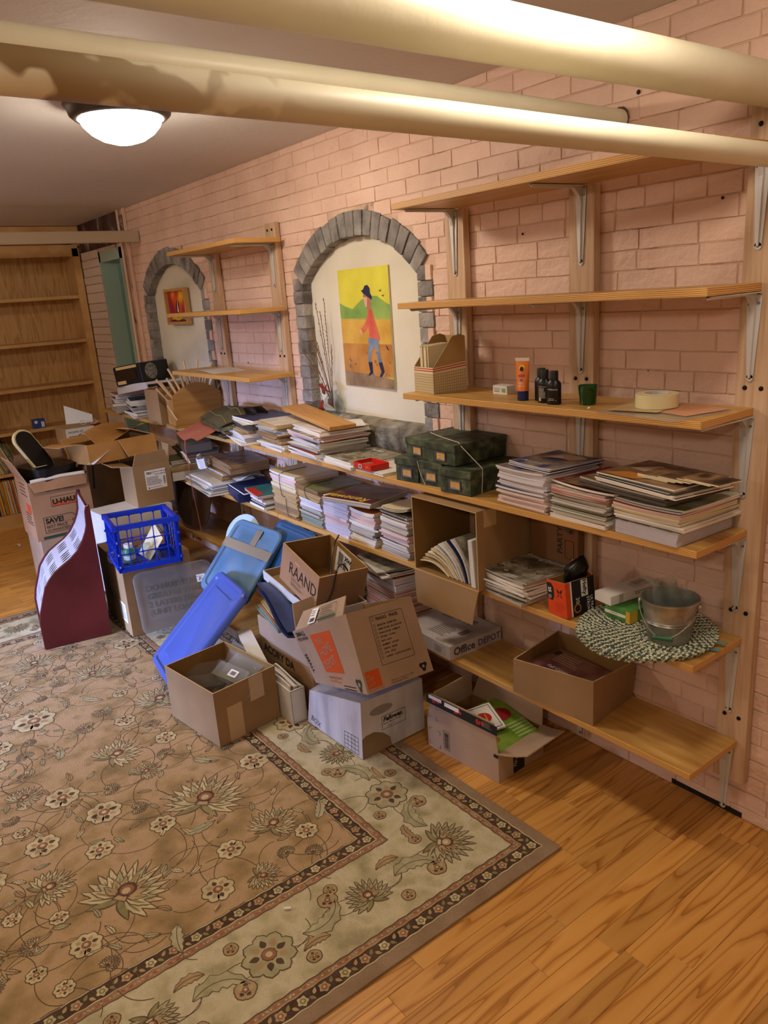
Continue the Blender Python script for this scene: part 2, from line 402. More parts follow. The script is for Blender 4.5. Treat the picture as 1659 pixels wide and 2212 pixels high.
_bm = {}
def brick_geo(L_, H_, seed):
    r = random.Random(seed); g = .0010; j = lambda a: r.uniform(-a, a)
    a, c = L_/2-g, H_/2-g; ins = .0019
    fy = -.0032+j(.0007)
    vs = [(-a, 0, -c), (a, 0, -c), (a, 0, c), (-a, 0, c)]
    ring = [(-a+ins, -c+ins), (0, -c+ins), (a-ins, -c+ins), (a-ins, 0), (a-ins, c-ins), (0, c-ins), (-a+ins, c-ins), (-a+ins, 0)]
    vs += [(p+j(.0016), fy+j(.0008), q+j(.0016)) for p, q in ring]
    vs += [(j(.01), fy-.0006+j(.001), j(.005))]
    fs = [(0, 1, 6, 5, 4), (0, 1, 6), ]
    fs = [(0, 1, 6, 5), (0, 5, 4), (1, 8-0, 7, 6), (1, 2, 8), (2, 9+0, 8), (2, 3, 10, 9), (3, 11, 10), (3, 0, 4, 11), ]
    fs = [(0, 1, 6, 5, 4), (1, 2, 8, 7, 6), (2, 3, 10, 9, 8), (3, 0, 4, 11, 10)]
    for i in range(8): fs.append((4+i, 4+(i+1) % 8, 12))
    return vs, fs
def brick_mesh(L_, H_):
    key = (round(L_, 2), round(H_, 3), RND.randrange(5))
    if key not in _bm:
        o = MB().add(*brick_geo(key[0] if abs(key[0]-L_) < .001 else L_, H_, len(_bm))).build('brick', PINK); _bm[key] = (o.data, L_); bpy.data.objects.remove(o)
    return _bm[key]
restb = MB()
for i, (xa, xb, za, zb) in enumerate(bricks):
    if i < 300:
        me, l0 = brick_mesh(xb-xa, zb-za); o = bpy.data.objects.new('brick', me); COL.objects.link(o); o.parent = wr
        o.location = ((xa+xb)/2, YW+.0028, (za+zb)/2); o.scale = ((xb-xa)/l0, 1, 1)
    else:
        vs, fs = brick_geo(xb-xa, zb-za, i % 97); restb.add([(v[0]+(xa+xb)/2, v[1]+YW+.0028, v[2]+(za+zb)/2) for v in vs], fs)
tag(restb.build('bricks', PINK, wr), kind='stuff')
# niches: grey arch bricks, back panel, stone sill
for cx, dz in NICHES:
    a0 = math.acos(.395/.552); n = 17
    for i in range(n):
        a, b_ = a0+(pi-2*a0)*i/n+.004, a0+(pi-2*a0)*(i+1)/n-.004
        r = random.Random(i+int(cx*10)); Ri, Ro = .552+r.uniform(-.004, .003), .643+r.uniform(-.006, .004)
        am = (a+b_)/2; ctr = Vector((cx+cos(am)*.6, YW, 1.168+dz+sin(am)*.6)); f = -.008+r.uniform(-.002, .002)
        P4 = [(cx+R_*cos(t)-ctr.x, 1.168+dz+R_*sin(t)-ctr.z) for R_, t in ((Ri, a), (Ro, a), (Ro, b_), (Ri, b_))]
        vs = [(p[0], f, p[1]) for p in P4]+[(p[0]*1.0, .05, p[1]) for p in P4]
        MB().add(vs, [(0, 1, 2, 3), (4, 7, 6, 5), (0, 4, 5, 1), (1, 5, 6, 2), (2, 6, 7, 3), (3, 7, 4, 0)]).build('arch_brick', GREYB, wr, ctr, bevel=.003)
    z = .985
    k = 0
    while z < 1.545+dz:
        for s_ in (-1, 1):
            r = random.Random(k*7+s_); w_ = (.082 if k % 2 else .076) if s_ < 0 else (.082 if k % 2 else .05); w_ += r.uniform(-.004, .003)
            h_ = .0515
            if s_ > 0 and w_ < .07: MB().box((0, 0, 0), (.03, .012, h_)).build('arch_brick', PINK, wr, (cx+.395+.064, YW-.003, z+h_/2), bevel=.002)
            MB().box((0, 0, 0), (w_, .054, h_)).build('arch_brick', GREYB, wr, (cx+s_*(.395+w_/2+r.uniform(-.003, .003)), YW+.020, z+h_/2), bevel=.003)
        z += .0545; k += 1
    MB().box((cx, YW+.055, 1.36+dz), (.86, .03, .88)).build('niche_panel', CREAM, wr)
    sl = MB()
    def sill(u, v, cx=cx):
        x = cx-.475+.95*u
        P_ = [(YW+.042, 1.0), (YW+.01, .997), (YW-.012, .975), (YW-.010, .90), (YW-.002, .86)]
        t = v*4; i = min(3, int(t)); t -= i; y = P_[i][0]*(1-t)+P_[i+1][0]*t; z_ = P_[i][1]*(1-t)+P_[i+1][1]*t
        q = noise.noise(Vector((x*14, y*20, z_*20)))*.006 if 0 < v < 1 else 0
        return (x, y+q, z_+q)
    sl.grid(sill, 40, 12, flip=True); o = sl.build('stone_sill', STONE, wr, smooth=True)
# holes, stains on the wall
for (x, z, r_) in ((-1.06, 1.66, .004), (-1.70, 1.64, .004), (-1.25, 1.245, .002), (-1.3, 1.94, .006), (-4.9, 1.50, .004), (-3.6, 1.2, .004)):
    MB().lathe([(0, 0), (r_, 0), (r_*.9, .0015), (0, .0015)], 8).build('drill_hole', BLACKM, wr, (x, YW-.0035, z), (pi/2, 0, 0))
MB().tube([(-1.32, YW-.004, .29), (-1.24, YW-.004, .22), (-1.21, YW-.004, .15), (-1.16, YW-.004, .05)], .0018, 5).build('wall_crack', CRACK, wr)
MB().box((-1.02, YW-.001, .012), (.22, .004, .016)).build('missing_mortar', BLACKM, wr)

# ---- left end of the brick wall: dark stained patch, rough pier, green door recess, pipes
DARKB = mat('dark_stained_brick', '4A322B', .85, ramp=[(.3, '2E1C18'), (.5, '4F352D'), (.62, '5E4A42'), (.72, 'A89C92')], scale=9, stretch=(1, 1, .6), bump=1.5, bscale=50)
TEAL = mat('teal_paint', '72988C', .55, ramp=[(.3, '6A9084'), (.7, '7BA095')], scale=2)
TEALL = mat('pale_teal_paint', '9FB5A6', .6)
MB().box((-5.62, YW-.002, 2.02), (.86, .008, .19)).build('dark_brickwork', DARKB, wr)
for k in range(3):
    MB().box((-5.15, YW-.004, 1.955+k*.052), (.10, .008, .049)).build('dark_brick', mat('sooty_brick', '6B5A50', .85, ramp=[(.35, '3A2A24'), (.65, '8E7C70')], scale=20), wr, bevel=.003)
zz = 0
while zz < 1.9:
    h_ = RND.uniform(.05, .075)
    MB().box((0, 0, 0), (.375+RND.uniform(-.006, .012), .012, h_-.0025)).build('pier_brick', mat('pale_rough_paint', 'DFCBB8', .7, bump=2.5, bscale=35, rand=.07), wr, (-5.87+RND.uniform(-.005, .005), YW-.004+RND.uniform(-.002, .002), zz+h_/2), bevel=.003)
    zz += h_
dr = MB()
dr.box((-5.645, YW+.06, .95), (.03, .14, 1.9)); dr.box((-5.435, YW+.06, 1.865), (.45, .14, .07)); dr.box((-5.225, YW+.06, .95), (.03, .14, 1.9))
struct(dr.build('trim_1', TEALL))
dd = MB().box((-5.435, YW+.115, .92), (.40, .025, 1.80)).build('door_1', TEAL); struct(dd)
for (x, r_) in ((-5.155, .008), (-5.05, .006), (-5.025, .004)):
    o = MB().tube([(x, YW-.012, .9), (x+.003, YW-.014, 1.5), (x, YW-.012, CZ)], r_, 8).build('conduit', mat('pink_conduit', 'E2BCA2', .5), smooth=True)
    tag(o, {-5.155: 'thickest pale pink conduit beside the green doorway', -5.05: 'thin pink conduit running up the brick beside the doorway', -5.025: 'thinnest pink wire conduit on the brick, right of the other two'}[x], 'pipe')

# ---- overhead pipes
def pipe(name, p, q, r_, label, m, bumpy=0):
    n = 30; pts = [Vector(p).lerp(Vector(q), i/n) for i in range(n+1)]
    rs = [r_*(1+noise.noise(Vector((i*.7, r_*50, 0)))*bumpy) for i in range(n+1)]
    o = MB().tube(pts, rs, 28).build(name, m, smooth=True); return tag(o, label, 'pipe')
pipe('insulated_pipe', (-.93, YW-.001, 1.867), (-.93, YL, 1.867), .0425, 'thick cream lagged pipe nearest the ceiling, running into the wall above the right shelves', PIPEP, .03)
p2 = pipe('pipe', (-1.356, YW-.001, 1.886), (-1.36, YL, 1.925), .0265, 'middle cream pipe ending in a ragged hole in the pink brick wall', PIPEP)
pipe('pipe', (-.882, YW-.001, 1.717), (-.93, YL, 1.775), .0235, 'lowest cream pipe with brown water stains crossing in front of the top shelf', PIPES)
o = MB().lathe([(.025, 0), (.031, 0), (.029, .002), (.025, .002)], 11).build('pipe_hole', CRACK, wr, (-1.356, YW-.003, 1.888), (pi/2, 0, 0))
o = MB().box((-4.87, (YL+YW)/2+.0, 1.93), (.05, YW-YL-.01, .066)).build('beam', mat('beige_beam_paint', 'B9A78C', .6), bevel=.004); tag(o, 'flat beige boxed-in beam crossing in front of the oak bookcase', 'beam')

# ---- ceiling lamps (give the light; the last two are added fill)
BRONZE = mat('bronze_ring', '463F3B', .4, .6)
GLOW = mat('lit_opal_glass', 'FFF4E0', .4, emit='FFEEDA', estr=LAMP_POWER)
GLOWN = mat('lit_opal_glass_dimmer', 'FFF4E0', .4, emit='FFEEDA', estr=LAMP_POWER*.5)
def ceiling_lamp(x, y, label, m=None):
    t = thing('ceiling_light', label, 'ceiling light', (x, y, CZ)); t.scale = (.86, .86, 1.0)
    MB().lathe([(0, -.001), (.185, -.001), (.192, -.012), (.180, -.024), (.176, -.040), (.160, -.052), (.150, -.052), (.150, -.04)], 40).build('base_ring', BRONZE, t, smooth=True)
    MB().lathe([(0, -.122), (.035, -.120), (.075, -.110), (.11, -.092), (.135, -.070), (.148, -.045)], 28).build('glass_dome', m or GLOW, t, smooth=True)
ceiling_lamp(-2.53, .955, 'lit opal dome ceiling light with bronze ring above the boxes')
ceiling_lamp(-.70, 1.02, 'ceiling light by the thick pipe, just above the frame', GLOWN)
ceiling_lamp(-4.75, -.25, 'ceiling light near the oak bookcase, outside the frame')
GLOW_FILL = mat('added_fill_glow', 'FFF4E0', .4, emit='FFEEDA', estr=LAMP_POWER*1.25)  # emission shared by the two added fill lamps
ceiling_lamp(-2.6, -1.3, 'added fill lamp over the middle of the room, outside the frame', GLOW_FILL)  # unseen lamp, added to lift the ambient light on ceiling and shelves
ceiling_lamp(.4, -1.0, 'added fill lamp behind the camera, outside the frame', GLOW_FILL)  # second unseen lamp, added as fill from the camera side

# ---- oak bookcase across the far end
bk = thing('bookcase', 'tall built-in oak bookcase covering the far end wall', 'bookcase', (-6.08, .5, 0))
BY0, BY1 = -1.6, 1.285                                       # local y extents (world -1.1 .. 1.785)
MB().box((-.25, (BY0+BY1)/2, 1.05), (.012, BY1-BY0, 2.1)).build('back_panel', OAK, bk)
MB().box((-.13, BY1+.005, .98), (.28, .02, 1.96)).build('side_panel', OAKP, bk)
MB().box((-.13, BY1-.86, .98), (.28, .02, 1.96)).build('divider', OAKP, bk)
MB().box((.012, BY1+.012, .98), (.02, .05, 1.96)).build('stile', OAKP, bk)
MB().box((.0, BY1+.055, .98), (.012, .035, 1.96)).build('filler_strip', mat('dark_oak_trim', '8F703C', .5), bk)
MB().box((.012, (BY0+BY1)/2, 1.945), (.02, BY1-BY0+.06, .08)).build('top_rail', OAKP, bk)
MB().box((.03, (BY0+BY1)/2+.03, 2.06), (.02, BY1-BY0+.1, .10)).build('crown_board', OAKP, bk)
MB().box((.012, (BY0+BY1)/2, .05), (.02, BY1-BY0+.06, .1)).build('kick_board', OAKP, bk)
for z in (1.633, 1.317, 1.003, .700, .405, .1):
    MB().box((-.13, (BY0+BY1)/2, z-.012), (.27, BY1-BY0, .024)).build('shelf', OAKP, bk, bevel=.002)

# ---- plywood shelving on pine uprights
def upright(parent, x, z0, z1, holes=()):
    u = MB().box((x, YW-.0185, (z0+z1)/2), (.088, .027, z1-z0)).build('upright', PINE, parent, bevel=.002)
    for z in holes:
        for s_ in (-.02, .02):
            MB().lathe([(0, 0), (.006, 0), (.005, .003), (0, .0045)], 10).build('screw', SCREW, u, (x+s_, YW-.032, z), (pi/2, 0, 0))
    return u
_scm = {}
def bracket(parent, x, z, w_=.2, l=.2):
    mb = MB(); yf = YW-.0335; h0, h1 = .019, .008
    # vertical leg (tapered, ribbed), horizontal leg, corner gusset
    def leg(P0, P1, wdir, nrm):
        P0, P1, nrm = Vector(P0), Vector(P1), Vector(nrm)
        for (o, ha, hb, ht) in ((0, h0, h1, .0025), (1, .007, .003, .0075)):
            vs = []
            for P_, hw in ((P0, ha), (P1, hb)):
                for s1, s2 in ((-1, 0), (1, 0), (1, 1), (-1, 1)):
                    vs.append(P_+Vector((s1*hw*(.7 if s2 and o else 1), 0, 0))+nrm*(ht*s2))
            mb.add(vs, [(0, 1, 2, 3), (7, 6, 5, 4), (0, 4, 5, 1), (1, 5, 6, 2), (2, 6, 7, 3), (3, 7, 4, 0)])
    leg((x, yf, z-.008), (x, yf, z-l), 0, (0, -1, 0)); leg((x, yf-.004, z-.001), (x, yf-w_, z-.001), 0, (0, 0, -1))
    mb.prism([(0, 0), (-.05, 0), (-.03, -.012), (-.014, -.028), (-.005, -.06), (0, -.06)], -.006, .006, 0, Matrix(((0, 0, 1, x), (1, 0, 0, yf), (0, 1, 0, z), (0, 0, 0, 1))))
    mb.lathe([(0, 0), (h1+.0008, 0), (h1+.0008, .0025), (0, .0025)], 10, 0, Matrix.Translation((x, yf, z-l)) @ Matrix.Rotation(pi/2, 4, 'X'))
    b_ = mb.build('bracket', STEEL, parent)
    for (dx, dz_) in ((-.011, -.03), (.011, -.026), (0, -l)):
        if 's' not in _scm: 
            q = MB().lathe([(0, 0), (.004, 0), (.003, .0035), (0, .004)], 8).build('screw', mat('zinc_screw', '8A8886', .3, .9)); _scm['s'] = q.data; bpy.data.objects.remove(q)
        q = bpy.data.objects.new('screw', _scm['s']); COL.objects.link(q); q.parent = b_; q.location = (x+dx, yf-.0015, z+dz_); q.rotation_euler = (pi/2, 0, 0)
def shelf(parent, xa, xb, z, y0=1.58, y1=YW-.033, name='shelf', notch=()):
    o = MB(); t = .019
    o.box((0, 0, -t/2), (xb-xa, y1-y0, t), 1); o.f[0:0] = []
    o.m = [0, 0, 1, 1, 1, 1]
    s_ = o.build(name, [PLY, PLYE], parent, ((xa+xb)/2, (y0+y1)/2, z), bevel=.0015); return s_
SH = (1.762, 1.462, 1.172, .864, .567, .263)
big = thing('wall_shelving', 'long plywood wall shelving on pine uprights with grey steel brackets, nearest the camera', 'shelves', (0, 0, 0))
for x, zt in ((-1.975, 1.742), (-1.455, 1.742), (-.942, 1.86)): upright(big, x, .13, zt, (1.80, 1.218, .637, .33) if zt > 1.8 else (1.218, .637, .33))
for z in SH[:3]: shelf(big, -2.01, -.936, z)
shelf(big, -3.05, -.932, SH[3]); shelf(big, -5.35, -3.053, SH[3]+.002)
shelf(big, -2.98, -.928, SH[4]); shelf(big, -4.5, -2.983, SH[4]+.002)
shelf(big, -2.9, -.922, SH[5]); shelf(big, -4.4, -2.903, SH[5]+.002)
for z in SH:
    for x in (-1.975, -1.455, -.95): bracket(big, x, z-.0195)
for x in (-3.2, -3.82, -4.6):
    upright(big, x, .05, .842, (.6, .37))
    for z in SH[3:]: bracket(big, x, z-.018)
sm = thing('wall_shelving', 'small three-tier plywood shelving between the two arched niches', 'shelves', (0, 0, 0))
for x, zt in ((-3.82, 1.742), (-3.19, 1.83)): upright(sm, x, .87, zt, (1.80, 1.245) if zt > 1.8 else (1.245,))
shelf(sm, -3.84, -3.10, 1.762); shelf(sm, -3.95, -3.12, 1.468); shelf(sm, -3.99, -3.11, 1.172)
for z in (1.762, 1.468, 1.172):
    for x in (-3.82, -3.19): bracket(sm, x, z-.0195, l=.18)
# =================================================================== THE RUG
RUGF = mat('rug_rose_field', 'AC8D62', .95, ramp=[(.30, '86704A'), (.42, 'A08359'), (.52, 'B2946A'), (.60, 'B69672'), (.70, '987E53')], scale=9, bump=1.2, bscale=320)
RUGC = mat('rug_cream_border', 'C2B592', .95, ramp=[(.32, '9E936F'), (.46, 'BCB089'), (.56, 'CABE9C'), (.68, 'B0A47E')], scale=11, bump=1.2, bscale=320)
RUGO = mat('rug_outer_band', '937A5E', .95, ramp=[(.3, '846B50'), (.7, '9D8468')], scale=9, bump=1.2, bscale=320)
RUGD = mat('rug_dark_band', '4D3A2C', .95, ramp=[(.3, '433022'), (.7, '5C4736')], scale=18, bump=1.2, bscale=320)
RUGR = mat('rug_rust_guard', '8E6A50', .95, ramp=[(.3, '7F5A40'), (.7, '9B7659')], scale=22)
THR = {k: mat('rug_thread_'+k, a, .95, ramp=[(.3, b), (.7, a)], scale=30) for k, a, b in
       (('outline', '64503A', '523F30'), ('cream', 'C4B48C', 'A2926A'), ('olive', '8A7F56', '6F6742'), ('rose', '94664B', '7F5038'), ('dark', '5A4532', '463226'), ('sage', 'AAA27E', '8A8362'), ('tan', 'A98F68', '947A55'))}
rug = thing('area_rug', 'large cream and rose floral area rug with dark flowered border bands', 'rug', ((RX0+RX1)/2, (RY0+RY1)/2, 0))
ox, oy = (RX0+RX1)/2, (RY0+RY1)/2
HX, HY = (RX1-RX0)/2, (RY1-RY0)/2
rb = MB().box((0, 0, .004), (2*HX, 2*HY, .008), 0); rb.build('backing', RUGO, rug, bevel=.002)
def frame_mb(o1, o2, z):
    a, b_, c, d = HX-o1, HY-o1, HX-o2, HY-o2; mb = MB()
    n = 160
    vs = [(-a, -b_, z), (a, -b_, z), (a, b_, z), (-a, b_, z), (-c, -d, z), (c, -d, z), (c, d, z), (-c, d, z)]
    mb.add(vs, [(0, 1, 5, 4), (1, 2, 6, 5), (2, 3, 7, 6), (3, 0, 4, 7)]); return mb
for nm, a, b_, m in (('dark_band', .037, .076, RUGD), ('guard_stripe', .076, .094, RUGR), ('cream_border', .094, .34, RUGC), ('guard_stripe', .34, .362, RUGR), ('dark_band', .362, .403, RUGD)):
    frame_mb(a, b_, .0083).build(nm, m, rug)
c_, d_ = HX-.403, HY-.403
MB().add([(-c_, -d_, .0083), (c_, -d_, .0083), (c_, d_, .0083), (-c_, d_, .0083)], [(0, 1, 2, 3)]).build('centre_field', RUGF, rug)
pat = MB(); PM = list(THR.keys()); RR = random.Random(5)
zc_ = [0]
def rp(pts, m, k):
    n = len(pts); ar = sum(pts[i][0]*pts[(i+1) % n][1]-pts[(i+1) % n][0]*pts[i][1] for i in range(n))
    if ar < 0: pts = pts[::-1]
    zc_[0] = (zc_[0]+1) % 7
    pat.add([(u, v, .0085+k*.00022+zc_[0]*.00002) for u, v in pts], [tuple(range(n))], PM.index(m))
def strip(pts, w_, m, k):
    for i in range(len(pts)-1):
        (a, b_), (c, d) = pts[i], pts[i+1]; l = math.hypot(c-a, d-b_) or 1; nx, ny = -(d-b_)/l*w_/2, (c-a)/l*w_/2
        rp([(a-nx, b_-ny), (c-nx, d-ny), (c+nx, d+ny), (a+nx, b_+ny)], m, k)
def petal(cx, cy, ang, r0, ln, wd, m, k, grow=0, serr=0, rnd=0):
    n = 7; ca, sa = cos(ang), sin(ang); P_ = []
    for s_ in (1, -1):
        rng = range(n+1) if s_ > 0 else range(n-1, 0, -1)
        for i in rng:
            t = i/n; x = r0-grow+(ln+2*grow)*t; y = s_*(wd*(sin(pi*t**.75) if not rnd else max(0, sin(pi*t**1.35))**.6)*.5+grow*(1 if 0 < t < 1 else 0))
            if serr and i % 2: y *= 1-serr
            P_.append((cx+x*ca-y*sa, cy+x*sa+y*ca))
    rp(P_, m, k)
def rosette(cx, cy, r, n=8, rot=0, fill='cream', inner='tan', ctr='rose'):
    for i in range(n):
        a = rot+2*pi*i/n; w_ = 2*pi*r*.72/n*1.15
        petal(cx, cy, a, r*.18, r*.84, w_, 'outline', 1, .0022, 0, 1)
        petal(cx, cy, a, r*.2, r*.8, w_, fill, 2, 0, 0, 1)
        petal(cx, cy, a, r*.35, r*.4, w_*.45, inner if i % 2 else 'dark', 3)
    for rr, m, k in ((.3, 'outline', 4), (.26, ctr, 5), (.13, 'cream', 6)):
        rp([(cx+r*rr*cos(2*pi*i/10), cy+r*rr*sin(2*pi*i/10)) for i in range(10)], m, k)
def palmette(cx, cy, r, ang, fill='cream', mid='olive', heart='rose'):
    ca, sa = cos(ang), sin(ang)
    for layer, (nn, L_, W_) in enumerate(((15, 1.0, .22), (11, .8, .2), (7, .55, .18))):
        for i in range(nn):
            t = (i/(nn-1)-.5)*2; a = ang+t*(1.9-.35*layer)
            f = L_*(1-.28*abs(t)); bx, by = cx-ca*r*.35, cy-sa*r*.35
            petal(bx, by, a, r*.15, r*f*1.1, r*W_*1.1, 'outline', 1+layer*2, .0022, .18)
            petal(bx, by, a, r*.17, r*f*1.05, r*W_, (fill, 'sage' if i % 2 else fill, 'tan')[layer], 2+layer*2, 0, .18)
            petal(bx, by, a, r*.3, r*f*.6, r*W_*.3, mid, 2.5+layer*2)
    rp([(cx-ca*r*.15+r*.3*cos(q)*(.7+.3*cos(q-ang)), cy-sa*r*.15+r*.3*sin(q)*(.7+.3*cos(q-ang))) for q in [2*pi*i/12 for i in range(12)]], 'dark', 7)
    rp([(cx-ca*r*.15+r*.22*cos(q)*(.7+.3*cos(q-ang)), cy-sa*r*.15+r*.22*sin(q)*(.7+.3*cos(q-ang))) for q in [2*pi*i/12 for i in range(12)]], heart, 8)
    rp([(cx-ca*r*.12+r*.1*cos(q), cy-sa*r*.12+r*.1*sin(q)) for q in [2*pi*i/8 for i in range(8)]], 'cream', 9)
    for s_ in (-1, 1):
        petal(cx-ca*r*.4, cy-sa*r*.4, ang+pi+s_*.9, 0, r*.7, r*.22, 'outline', 1, .002); petal(cx-ca*r*.4, cy-sa*r*.4, ang+pi+s_*.9, .002, r*.66, r*.18, 'olive', 2)
def leaf(cx, cy, l, ang, fill='sage', bend=.5):
    n = 10; mid = []; x, y, a = cx, cy, ang
    for i in range(n+1):
        mid.append((x, y, a)); a += bend/n; x += cos(a)*l/n; y += sin(a)*l/n
    for g, m, k in ((.0022, 'outline', 1), (0, fill, 2)):
        L_, R_ = [], []
        for i, (px, py, pa) in enumerate(mid):
            t = i/n; wd = l*.16*sin(pi*min(1, t**.8))*(.72 if i % 2 else 1.1)+g
            L_.append((px-sin(pa)*wd, py+cos(pa)*wd)); R_.append((px+sin(pa)*wd, py-cos(pa)*wd))
        for i in range(n): rp([R_[i], R_[i+1], L_[i+1], L_[i]], m, k)
    strip([(p[0], p[1]) for p in mid], .002, 'outline', 3)
def vine(x, y, l, ang, curl=2.0, w_=.0022):
    pts = []; n = 14; a = ang
    for i in range(n+1):
        pts.append((x, y)); a += curl/n*(1.3 if i > n*.6 else .8); x += cos(a)*l/n; y += sin(a)*l/n
    strip(pts, w_, 'outline', .5); return x, y, a
# wavy cream edge lines beside every band
for o_, m in ((.037, 'cream'), (.0765, 'tan'), (.094, 'outline'), (.34, 'outline'), (.363, 'cream'), (.403, 'cream'), (.4045, 'outline')):
    for side in range(4):
        A_ = [(-HX+o_, -HY+o_), (HX-o_, -HY+o_), (HX-o_, HY-o_), (-HX+o_, HY-o_)]; p, q = A_[side], A_[(side+1) % 4]
        L_ = math.hypot(q[0]-p[0], q[1]-p[1]); n = int(L_/.022)
        strip([(p[0]+(q[0]-p[0])*i/n+(.0014 if i % 2 else -.0014)*(q[1]-p[1])/L_, p[1]+(q[1]-p[1])*i/n+(.0014 if i % 2 else -.0014)*(q[0]-p[0])/L_) for i in range(n+1)], .0034, m, .6)
def along(o_, step, fn):
    A_ = [(-HX+o_, -HY+o_), (HX-o_, -HY+o_), (HX-o_, HY-o_), (-HX+o_, HY-o_)]
    for side in range(4):
        p, q = A_[side], A_[(side+1) % 4]; L_ = math.hypot(q[0]-p[0], q[1]-p[1]); n = int(L_/step); a = atan2(q[1]-p[1], q[0]-p[0])
        for i in range(n): fn(p[0]+(q[0]-p[0])*(i+.0)/n, p[1]+(q[1]-p[1])*(i+.0)/n, a, i)
def small_ros(x, y, a, i):
    r = .0125
    rp([(x+r*cos(q)*(1+.18*cos(5*q)), y+r*sin(q)*(1+.18*cos(5*q))) for q in [2*pi*k/20 for k in range(20)]], 'tan' if i % 2 else 'cream', 1)
    rp([(x+r*.62*cos(q), y+r*.62*sin(q)) for q in [2*pi*k/8 for k in range(8)]], 'rose' if i % 2 else 'olive', 2)
    rp([(x+r*.3*cos(q), y+r*.3*sin(q)) for q in [2*pi*k/6 for k in range(6)]], 'cream', 3)
    s_ = 1 if i % 2 else -1
    for dx, dd in ((.022, 1), (.034, -1)):
        petal(x+cos(a)*dx-sin(a)*.006*s_*dd, y+sin(a)*dx+cos(a)*.006*s_*dd, a+dd*s_*.9, -.008, .018, .009, 'olive' if dd > 0 else 'tan', 1)
along(.0565, .056, small_ros); along(.3825, .056, small_ros)
def squig(x, y, a, i):
    petal(x, y, a+(.7 if i % 2 else -.7), -.006, .013, .006, 'rose' if i % 3 else 'sage', 1)
    petal(x+cos(a)*.009, y+sin(a)*.009, a, -.003, .006, .004, 'cream', 1)
along(.085, .019, squig); along(.351, .019, squig)
# the cream border's flowers; corner palmette then alternating rosettes, palmettes and acanthus leaves
def border(x, y, a, i):
    k = i % 4; n_ = (-sin(a), cos(a))
    if i == 0: palmette(x, y, .085, a+pi+pi/4+(0), 'sage', 'outline', 'tan'); return
    if k == 2: rosette(x, y, .066, 9, RR.random(), 'sage' if i % 3 else 'cream', 'tan')
    elif k == 0: palmette(x, y, .062, a+pi/2*(1 if i % 8 else -1), 'sage', 'olive', 'rose')
    else:
        s_ = 1 if k == 1 else -1
        leaf(x-cos(a)*.05, y-sin(a)*.05, .15, a+s_*.7, 'sage', -s_*1.9); leaf(x+n_[0]*.05*s_, y+n_[1]*.05*s_, .08, a+2.4, 'tan', 1.3)
        rosette(x+cos(a)*.055-n_[0]*.05*s_, y+sin(a)*.055-n_[1]*.05*s_, .026, 5, RR.random(), 'tan', 'sage')
    vine(x, y, .17, a+.9*(1 if i % 2 else -1), -2.6*(1 if i % 2 else -1)); vine(x+cos(a)*.04, y+sin(a)*.04, .10, a-1.2, 2.8, .0018)
    rosette(x+cos(a)*.08+n_[0]*.075*(1 if i % 2 else -1), y+sin(a)*.08+n_[1]*.075*(1 if i % 2 else -1), .018, 5, RR.random(), 'tan', 'olive')
along(.217, .142, border)
# field motifs: the large ones placed where the photograph shows them, the rest scattered between
placed = []
def put(x, y, r, kind, ang=0.0, **kw):
    x -= ox; y -= oy; placed.append((x, y, r))
    if kind == 'p': palmette(x, y, r, ang, **kw)
    elif kind == 'r': rosette(x, y, r, kw.pop('n', 8), ang, **kw)
    else: leaf(x, y, r*2, ang, kw.get('fill', 'sage'), kw.get('bend', .6))
for a in ((-2.06, .73, .125, 'p', 2.4), (-1.83, .40, .12, 'p', 2.2), (-2.46, .94, .02, 'r'), (-2.78, .86, .10, 'p', 2.6), (-2.50, .60, .09, 'p', 2.0), (-1.80, .83, .075, 'p', 2.3), (-1.70, .88, .035, 'r'),
          (-1.66, .58, .045, 'r'), (-1.72, .93, .05, 'l', 2.2), (-2.02, .57, .04, 'r'), (-2.2, .45, .055, 'r'), (-2.37, .37, .055, 'r'), (-2.17, .26, .05, 'r'), (-1.98, .24, .07, 'p', 1.6), (-1.71, .25, .04, 'r'),
          (-3.20, .72, .08, 'p', 2.8), (-3.38, .93, .06, 'r'), (-2.95, .42, .08, 'r'), (-2.46, .28, .06, 'p', 2), (-1.62, .70, .05, 'p', .8), (-3.5, .55, .09, 'p', 3), (-2.62, 1.0-.06, .05, 'l', 1.0), (-2.12, .93, .05, 'r'),
          (-2.28, .78, .05, 'l', .4), (-1.93, .60, .05, 'l', 1.2), (-2.6, .42, .05, 'l', 2.6), (-3.0, .62, .05, 'l', .3), (-1.62, .45, .05, 'l', -.6)):
    put(*a)
for tr in range(1500):
    x, y = RR.uniform(-HX+.44, HX-.44), RR.uniform(-HY+.44, HY-.44); r = RR.choice((.025, .03, .04, .05, .08))
    if all((x-a)**2+(y-b_)**2 > (r+c+.022)**2 for a, b_, c in placed):
        put(x+ox, y+oy, r, RR.choice('pr') if r < .07 else 'p' if RR.random() < .8 else 'r', RR.uniform(0, 6.3), **({'n': 6} if False else {}))
for (x, y, r) in list(placed):
    for _ in range(3):
        a = RR.uniform(0, 2*pi); X_, Y_, A2 = vine(x+cos(a)*r*.8, y+sin(a)*r*.8, RR.uniform(.1, .2), a, RR.choice((-1.6, 1.6)))
        if abs(X_) < HX-.45 and abs(Y_) < HY-.45: leaf(X_, Y_, .045, A2, RR.choice(('sage', 'tan', 'cream')), .5)
tag(pat.build('woven_flowers', [THR[k] for k in PM], rug), kind='stuff')
print('rug polys', len(pat.f))
